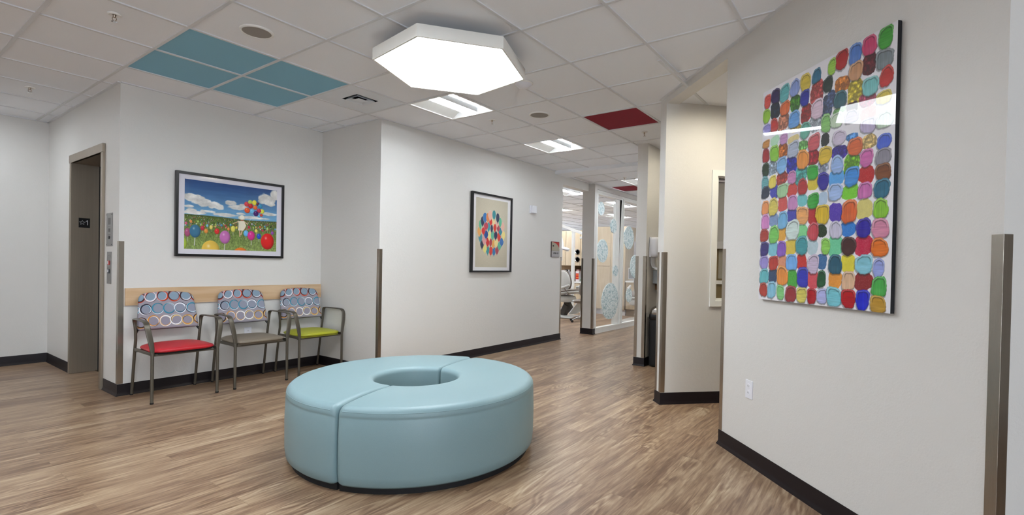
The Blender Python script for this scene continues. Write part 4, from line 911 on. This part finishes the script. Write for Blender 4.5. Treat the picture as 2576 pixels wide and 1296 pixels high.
# ---------------------------------------------------------------- round ottoman in two halves
M['aqua'] = mat('aqua_vinyl', '7f999e', .42, var=.03, nscale=2.5, bump=.22, bscale=420)
BX, BY, RO, RI, HT = 2.305, 2.602, .792, .275, .462
def half_ottoman(a0, a1, label):
    t = thing('ottoman', label, 'ottoman', (BX, BY, 0), 0, 'half-ring ottoman modules')
    nt, rc = 96, .045; rings = []; g2 = .0045
    L = (a1-a0)
    ts = [0, .0008, .003, .007, .013, .021, .03]; ts = ts+list(np.linspace(.045, .955, nt-14))+[1-x for x in ts[::-1]]
    prof_n = []
    for u in ts:
        dd = min(u, 1-u)*L*.55; ins = .028*(1-math.sqrt(max(0, 1-(1-min(1, dd/.028))**2)))
        ri_, ro_, z0, z1 = RI+ins, RO-ins, .035+ins*.4, HT-ins*.9
        P = [(ri_+.01, z0), ]
        P += [(ri_-.0, z0+.02), (ri_-.004, (z0+z1)/2), (ri_, z1-rc*.8)]
        for k in range(1, 7): a_ = k/6*PI/2; P.append((ri_+rc*.8*(1-math.cos(a_)), z1-rc*.8+rc*.8*math.sin(a_)))
        for k in range(1, 8): x = k/8; P.append((ri_+rc*.8+(ro_-ri_-rc*1.6)*x, z1+.008*math.sin(PI*x)))
        for k in range(0, 8): a_ = k/7*PI/2; P.append((ro_-rc+rc*math.sin(a_), z1-rc+rc*math.cos(a_)))
        P += [(ro_+.0005, z1-rc-.008), (ro_-.0012, z1-rc-.012), (ro_+.001, z1-rc-.018), (ro_+.006, z1*.55), (ro_+.004, z0+.06), (ro_-.002, z0+.015), (ro_-.018, z0)]
        prof_n.append((a0+g2/.6+(L-2*g2/.6)*u, P))
    m_ = len(prof_n[0][1]); vs = [(r*math.cos(a_), r*math.sin(a_), z) for a_, P in prof_n for r, z in P]; n = len(prof_n)
    fs = [(i*m_+k, i*m_+(k+1) % m_, (i+1)*m_+(k+1) % m_, (i+1)*m_+k) for i in range(n-1) for k in range(m_)]
    fs += [tuple(range(m_)), tuple((n-1)*m_+k for k in range(m_))]
    MB()._add(vs, fs).build('cushion', M['aqua'], t, smooth=60)
    pl = MB(); k = 48; vs = []
    for i in range(k+1):
        a_ = a0+.01+(L-.02)*i/k
        for r, z in ((RI+.03, 0), (RO-.03, 0), (RO-.03, .04), (RI+.03, .04)): vs.append((r*math.cos(a_), r*math.sin(a_), z))
    pl._add(vs, [(i*4+q, i*4+(q+1) % 4, (i+1)*4+(q+1) % 4, (i+1)*4+q) for i in range(k) for q in range(4)]+[(0, 1, 2, 3), (k*4, k*4+1, k*4+2, k*4+3)])
    pl.build('plinth', M['blackmatte'], t)
    # welt line along the top outer edge
    MB().tube([((RO-.004)*math.cos(a0+.05+(L-.1)*i/60), (RO-.004)*math.sin(a0+.05+(L-.1)*i/60), HT-.028) for i in range(61)], .0022, 6).build('piping', M['aqua'], t, smooth=True)
    return t
A0, A1 = math.radians(13), math.radians(197)
half_ottoman(A0, A1, 'pale aqua vinyl half-ring ottoman, far half nearer the armchairs')
half_ottoman(A1, A0+2*PI, 'pale aqua vinyl half-ring ottoman, near half in front of the camera')
# ---------------------------------------------------------------- glass wall
wf = mat('window_frame_white', 'eeeeea', .35)
win = struct(MB().box(7.962, 7.99, 4.31, 4.40, .08, 2.60).box(7.962, 12.5, 4.31, 4.40, 2.565, 2.608).box(7.962, 12.5, 4.31, 4.40, 0, .075).build('window_1', wf))
fr = MB().box(7.99, 12.5, 4.305, 4.395, .075, .105).box(7.99, 8.03, 4.315, 4.395, .105, 2.565).box(9.00, 9.06, 4.315, 4.395, .105, 2.565).box(9.09, 9.12, 4.315, 4.395, .105, 2.565).box(9.06, 9.09, 4.33, 4.38, .105, 2.565)
fr.box(8.03, 9.0, 4.315, 4.395, 2.535, 2.565).box(9.12, 12.5, 4.315, 4.395, 2.535, 2.565).box(8.80, 8.99, 4.345, 4.395, .105, 2.535)
fr.build('window_frame', wf, win, bevel=.002)
MB().box(8.03, 8.80, 4.352, 4.358, .105, 2.535).build('pane', M['glass'], win)
MB().box(9.12, 12.5, 4.352, 4.358, .105, 2.535).build('pane', M['glass'], win)
def bubble_mat():
    t = NT('crystal_bubble_film'); co = t.coord((30, 30, 30))
    v = t.add('ShaderNodeTexVoronoi', feature='F1', i_Scale=1.0); t.link(co, v.inputs['Vector'])
    r = t.add('ShaderNodeValToRGB'); e = r.color_ramp.elements; e[0].position = .12; e[0].color = srgb('f4fafa')+(1,); e[1].position = .85; e[1].color = srgb('a4bfc5')+(1,)
    x = e.new(.48); x.color = srgb('deebec')+(1,)
    t.link(v.outputs['Distance'], r.inputs[0]); t.link(r.outputs[0], t.b.inputs['Base Color']); t.b.inputs['Roughness'].default_value = .25
    pass
    bp = t.add('ShaderNodeBump', i_Strength=.5, i_Distance=.01, invert=True); t.link(v.outputs['Distance'], bp.inputs['Height']); t.link(bp.outputs[0], t.b.inputs['Normal'])
    return t.m
M['bubble'] = bubble_mat()
for x, z, r, l in ((8.20, 2.29, .125, 'smallest upper crystal bubble disc stuck on the first glass pane'), (8.70, 2.005, .135, 'crystal bubble disc overlapping the white post near the top of the glass wall'), (8.285, 1.513, .215, 'medium crystal bubble disc at mid height of the first glass pane'),
                   (8.83, 1.142, .105, 'tiny crystal bubble disc on the white post below mid height'), (8.62, .563, .345, 'largest crystal bubble disc at the bottom of the first glass pane'),
                   (9.42, 1.82, .235, 'upper crystal bubble disc on the second glass pane'), (9.76, 1.24, .24, 'crystal bubble disc mostly hidden by the wall end, second pane'), (9.49, .64, .145, 'small crystal bubble disc low on the second glass pane')):
    n = 48; rg = np.random.default_rng(int(x*100)); b = MB()
    pts = [(x+r*math.cos(2*PI*k/n)*(1+.02*rg.random()), z+r*math.sin(2*PI*k/n)*(1+.02*rg.random())) for k in range(n)]
    yb = 4.3445 if 8.79 < x+r and x-r < 9.0 else 4.3515
    o = b.prism_y(pts, yb-.012 if yb < 4.35 else 4.340, yb-.0003).build('bubble_disc', M['bubble'], bevel=.003)
    tag(o, l, 'decoration', 'crystal bubble discs on the glass wall')

# niche window and what stands behind it
nwd = struct(thing('window_2', '', 'window', (P2[0], P2[1], 0), -PI/4)); del nwd['label'], nwd['category']
frame_bars(MB(), W0-.05, W1+.05, WZ0-.05, WZ1+.05, .055, -.016, -.0005).build('window_frame', wf, nwd, bevel=.002)
frame_bars(MB(), W0, W1, WZ0, WZ1, .018, -.0005, .12).build('jamb', wf, nwd)
MB().box(W0+.018, W1-.018, .085, .09, WZ0+.018, WZ1-.018).build('pane', M['glass'], nwd)
MB().box(W0+.018, W1-.018, .02, .08, WZ1-.05, WZ1-.02).build('blind', mat('blind_grey', '8c8890', .6), nwd)
brn = mat('hutch_brown', '7c6a44', .5)
t = thing('hutch', 'brown cabinet with white shelves seen through the niche window', 'cabinet', (5.66, 1.27, 0), -PI/4)
MB().box(-.6, .6, .0, .35, 0, 1.062).build('base_cabinet', brn, t)
MB().box(-.62, .62, -.03, .36, 1.062, 1.10).build('worktop', M['white'], t, bevel=.003)
MB().box(-.6, .6, .05, .35, 1.1, 1.44).build('upper_cabinet', brn, t)
MB().box(-.26, -.1, .045, .05, 1.12, 1.43).build('door', mat('hutch_door', 'a09a8a', .4), t)
MB().box(-.62, .62, .0, .37, 1.44, 1.515).build('canopy', M['white'], t, bevel=.003)

# ---------------------------------------------------------------- treatment room
XC = 11.45
def cab_door(mb_parent, y0, y1, z0, z1, knob=None):
    d = MB().box(XC-.02, XC-.001, y0+.002, y1-.002, z0+.002, z1-.002).build('door', M['maplecab'], mb_parent, bevel=.002)
    if knob: MB().tube([(XC-.03, knob[0], knob[1]), (XC-.03, knob[0], knob[1]+.1)], .005, 6).build('handle', M['chrome'], d)
t = thing('upper_cabinet', 'pale maple upper cabinets seen through the treatment room doorway', 'cabinet', (0, 0, 0))
MB().box(XC, XC+.6, 6.2, 7.9, 1.23, 2.16).build('body', M['maplecab'], t)
for a_, b_ in ((7.105, 7.9), (6.66, 7.10), (6.2, 6.655)): cab_door(t, a_, b_, 1.235, 2.155)
for z, c_ in ((1.596, '4aa0b0'), (1.396, '1c2028')):
    o = MB().prism_y([(XC-.0, 0)], 0, 0) if False else MB().lathe([(.075, 0), (.075, .012), (.058, .014), (.05, .004)], 24)
    p_ = o.build('cup_hole', M['chrome'], t, smooth=True); p_.rotation_euler = (0, -PI/2, 0); p_.location = (XC-.022, 6.735, z)
    q_ = MB().lathe([(0, 0), (.055, 0), (.055, .004), (0, .004)], 24).build('cup_stack', mat('cup_'+c_, c_, .4), p_)
t = thing('base_cabinet', 'pale maple base cabinets below the binders in the treatment room', 'cabinet', (0, 0, 0))
MB().box(XC, XC+.6, 6.2, 7.9, .1, .77).build('body', M['maplecab'], t)
for a_, b_ in ((7.105, 7.9), (6.66, 7.10), (6.2, 6.655)): cab_door(t, a_, b_, .11, .765)
MB().box(XC+.05, XC+.6, 6.2, 7.9, 0, .1).build('toe_kick', M['grid'], t)
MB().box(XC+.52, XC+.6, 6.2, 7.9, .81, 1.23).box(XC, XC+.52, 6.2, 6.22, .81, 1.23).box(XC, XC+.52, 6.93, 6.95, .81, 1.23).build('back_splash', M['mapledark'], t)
o = MB().box(XC-.03, XC+.62, 6.2, 7.9, .772, .808).build('worktop', M['white'], bevel=.004); tag(o, 'white worktop on the maple base cabinets in the treatment room', 'worktop')
bc = ['1a2c50', '15151c', 'e8e8ea', '15151c', '5a4a8a', '15151c']
for k in range(6):
    y1 = 7.23-k*.046
    t = thing('binder', 'ring binder on the worktop shelf, %s from the left' % ('first second third fourth fifth sixth'.split()[k]), 'binder', (XC+.18, y1, .808), 0, 'ring binders on the worktop')
    c_ = '15151c' if k in (1, 3, 5) else bc[k]
    MB().box(-.0, .22, -.04, 0, .001, .31).build('cover', mat('binder_%d' % k, c_, .5), t, bevel=.002)
    MB().box(-.002, -.0004, -.032, -.008, .09, .26).build('spine_label', mat('spine_%d' % k, ['9a8ac8', 'e8e8ea', '3a3a4a', 'c8c8d4', 'e0e0ea', 'a8a0c8'][k], .6), t)
t = thing('sharps_container', 'red and white sharps container with yellow stripe on the wall post', 'container', (XC+.08, 6.76, .808))
MB().box(-.05, .09, -.055, .055, .002, .28).build('body', mat('sharps_white', 'd8d0d0', .4), t, bevel=.006)
MB().box(-.053, -.0505, -.045, .045, .06, .22).build('label', mat('sharps_red', 'c01820', .4), t)
MB().box(-.0555, -.0535, -.04, .03, .10, .115).box(-.0555, -.0535, -.04, .03, .17, .185).build('stripe', mat('sharps_yellow', 'e0b028', .4), t)
MB().box(-.03, .07, -.04, .04, .281, .32).build('lid', mat('sharps_lid', 'c8a0a0', .4), t, bevel=.004)
t = thing('pump_bottle', 'small white pump bottle with green label on the white worktop', 'bottle', (XC+.1, 6.66, .808))
MB().lathe([(0, .001), (.03, .001), (.032, .01), (.032, .09), (.012, .11), (.01, .12), (0, .12)], 18).build('bottle', M['whiteplastic'], t, smooth=True)
MB().lathe([(.0325, .025), (.0325, .075)], 18).build('label', mat('green_label', '5c9a54', .5), t)
MB().tube([(0, 0, .12), (0, 0, .15), (-.03, 0, .152)], .005, 8).build('pump', M['whiteplastic'], t)
t = thing('metal_tray', 'grey metal box standing on the white worktop behind the pump bottle', 'box', (XC+.25, 6.45, .808))
MB().box(-.12, .12, -.16, .14, .001, .22).build('box', mat('tray_grey', '8c8c8e', .35, .6), t, bevel=.004)
MB().box(-.123, -.1205, -.10, .08, .19, .2).build('handle', M['chrome'], t)
# tall cupboard
t = thing('tall_cabinet', 'tall pale maple cupboard seen through the first glass pane', 'cabinet', (0, 0, 0))
MB().box(XC, XC+.6, 5.36, 6.17, .14, 2.24).build('body', M['maplecab'], t)
for a_, b_ in ((5.36, 5.76), (5.765, 6.17)):
    for z0, z1 in ((.145, 1.225), (1.235, 1.81), (1.82, 2.235)): cab_door(t, a_, b_, z0, z1)
MB().box(XC+.04, XC+.6, 5.36, 6.17, 0, .14).build('toe_kick', M['grid'], t)
t = thing('base_cabinet', 'low maple cabinet with white top seen through the second glass pane', 'cabinet', (0, 0, 0))
MB().box(XC, XC+.6, 4.55, 5.33, .17, .84).build('body', M['maplecab'], t)
MB().box(XC+.04, XC+.6, 4.55, 5.33, 0, .17).build('toe_kick', mat('toe_taupe', '8a7c6c', .5), t)
MB().box(XC-.03, XC+.6, 4.55, 5.34, .84, .88).build('worktop', M['white'], t, bevel=.003)
t = thing('monitor', 'grey monitor with white edge on the low cabinet behind the second pane', 'monitor', (XC+.1, 5.17, .88))
MB().box(-.02, .02, -.18, .14, .04, .32).build('case', M['whiteplastic'], t, bevel=.004)
MB().box(-.023, -.0205, -.165, .125, .055, .305).build('screen', mat('screen_grey', '8c8e90', .2), t)
MB().box(-.08, .08, -.1, .06, .0005, .01).box(-.01, .01, -.04, .0, .01, .05).build('stand', M['grid'], t)
t = thing('paper_towel_dispenser', 'tall grey dispenser on the wall above the low cabinet, second pane', 'dispenser', (XC+.3, 5.2, 1.25))
MB().box(-.06, .06, -.07, .05, 0, .62).build('case', mat('towel_grey', '9a9698', .4), t, bevel=.01)
MB().box(-.063, -.0605, -.04, .02, .05, .12).build('slot', M['blackmatte'], t)
MB().box(.06, .12, -.03, .02, -.36, .6).build('post', M['grid'], t)
# white post
t = thing('support_post', 'slim white post standing between maple cabinets behind the doorway', 'post', (10.95, 6.58, 0))
MB().box(-.035, .035, -.035, .035, .012, 2.10).build('post', wf, t, bevel=.004); MB().box(-.06, .06, -.06, .06, 0, .012).build('foot_plate', wf, t)
MB().box(-.055, .055, -.055, .055, 2.1, 2.12).build('cap', wf, t)

# dental chair (local x: depth away from the camera, y to the left, z up)
shell = mat('chair_shell', 'c9c7c2', .35); brv = vinyl('brown_vinyl', '6e6157'); dkm = mat('dark_metal', '4a4540', .4, .6)
def dental_chair(loc, rot, label):
    t = thing('dental_chair', label, 'dental chair', loc, rot, 'dental chairs')
    MB().blob((0, .10, .02), (.32, .50, .02), e=4, ez=6).build('base_plate', shell, t, smooth='all')
    b = MB().obox((0, .10, .17), (.14, .16, .30), RX(.5)).obox((0, -.02, .26), (.10, .14, .3), RX(-.6))
    b.build('lift_arm', dkm, t, bevel=.02)
    MB().obox((0, -.30, .27), (.36, .035, .46), RX(.72)).build('foot_panel', shell, t, bevel=.012)
    MB().blob((0, .12, .44), (.2, .28, .09), e=3, ez=3).build('seat_housing', shell, t, smooth='all')
    MB().blob((0, .02, .585), (.27, .42, .05), M=RX(-.12), e=3, ez=2.5).build('seat_shell', shell, t, smooth='all')
    MB().blob((0, .02, .625), (.26, .40, .04), M=RX(-.12), e=3, ez=2.5).build('seat_cushion', brv, t, smooth='all')
    bk = MB().blob((.02, .19, .85), (.045, .25, .27), M=RX(-.35), e=2.4, ez=2.3).build('backrest', brv, t, smooth='all')
    MB().blob((-.02, .18, .855), (.045, .228, .25), M=RX(-.35), e=2.4, ez=2.3).build('back_shell', shell, bk, smooth='all')
    MB().blob((0, .40, 1.13), (.13, .04, .09), M=RX(-.5), e=2.6, ez=2.3).build('headrest', brv, t, smooth='all')
    MB().tube([(0, .31, 1.0), (0, .37, 1.10)], .02, 8).build('headrest_bar', M['chrome'], t)
    for s_ in (-1, 1):
        ar = MB().tube([(s_*.30, .0, .70), (s_*.31, -.12, .73), (s_*.31, -.26, .78)], .034, 12, r2=.026).build('armrest', shell, t, smooth=True)
        MB().tube([(s_*.30, -.10, .70), (s_*.30, -.22, .60), (s_*.30, -.20, .56), (s_*.24, -.08, .56)], .013, 8).build('arm_support', brv, ar, smooth=True)
    return t
dental_chair((10.15, 6.20, 0), -.12, 'pale dental chair with brown cushions seen through the doorway')
dental_chair((10.7, 4.62, 0), PI*.55, 'second dental chair mostly hidden behind the second glass pane')
# stool
t = thing('operator_stool', 'brown round operator stool on a chrome star base in the doorway', 'stool', (9.5, 5.47, 0))
for k in range(5):
    a_ = k*2*PI/5+.3; c_, s_ = math.cos(a_), math.sin(a_)
    g_ = MB().tube([(.03*c_, .03*s_, .12), (.15*c_, .15*s_, .10), (.26*c_, .26*s_, .055)], .018, 8, r2=.012).build('base_leg', M['chrome'], t, smooth=True)
    w_ = MB().tube([(.26*c_-.012*s_, .26*s_+.012*c_, .027), (.26*c_+.012*s_, .26*s_-.012*c_, .027)], .026, 14).build('caster', M['rubber'], g_, smooth=True)
MB().tube([(0, 0, .1), (0, 0, .26)], .028, 12).build('column', M['chrome'], t, smooth=True); MB().tube([(0, 0, .26), (0, 0, .41)], .016, 12).build('gas_spring', M['chrome'], t, smooth=True)
MB().blob((0, 0, .455), (.20, .20, .045), ez=3).build('seat', brv, t, smooth='all')
MB().tube([(.05, .03, .40), (.20, .03, .42), (.24, .03, .52), (.21, .03, .62)], .012, 8).build('back_bar', M['chrome'], t, smooth=True)
MB().blob((.17, .03, .70), (.04, .15, .17), e=2.4, ez=2.2).build('backrest', brv, t, smooth='all')
# dental lamp on a ceiling arm
t = thing('dental_lamp', 'white dental lamp arm reaching across the doorway from above', 'dental lamp', (9.5, 5.9, 0))
MB().sweep([(0, .75, 2.33), (0, .1, 2.12), (0, -.44, 1.93)], lambda i: [(-.03, -.03), (.03, -.03), (.03, .03), (-.03, .03)]).build('arm', M['white'], t, bevel=.005)
MB().tube([(0, .75, 2.33), (0, .75, 2.70)], .03, 12).build('ceiling_pole', M['white'], t, smooth=True)
MB().tube([(0, -.42, 1.93), (0, -.42, 1.82)], .014, 10).blob((0, -.44, 1.93), (.04, .04, .04)).build('joint', M['whiteplastic'], t, smooth=True)
MB().obox((0, -.52, 1.83), (.09, .30, .05), RX(.12)).build('head', M['white'], t, bevel=.01)
t = thing('dental_light', 'curved white lamp head hanging beside the doorway edge', 'dental lamp', (9.1, 5.65, 0))
MB().tube([(0, .30, 2.0), (0, .14, 1.85), (0, .10, 1.72), (0, .09, 1.62)], .03, 10).build('arm', M['white'], t, smooth=True)
MB().tube([(0, .30, 2.0), (0, .30, 2.70)], .022, 10).build('ceiling_pole', M['white'], t, smooth=True)
MB().blob((0, .06, 1.60), (.12, .13, .035), M=RX(.25), e=3).build('head', M['whiteplastic'], t, smooth='all')
MB().tube([(0, .02, 1.60), (0, -.07, 1.58), (0, -.06, 1.54), (0, .0, 1.545)], .012, 8).build('handle', M['white'], t, smooth=True)
t = thing('card_reader', 'white wall phone with dark blue face at the doorway edge', 'phone', (XC5, YC+.06, 1.41), PI/2)
MB().box(-.05, .05, -.05, -.0005, -.11, .11).build('case', M['whiteplastic'], t, bevel=.012)
MB().box(-.03, .03, -.053, -.0505, -.07, .06).build('face', mat('reader_blue', '2a2c6a', .3), t)
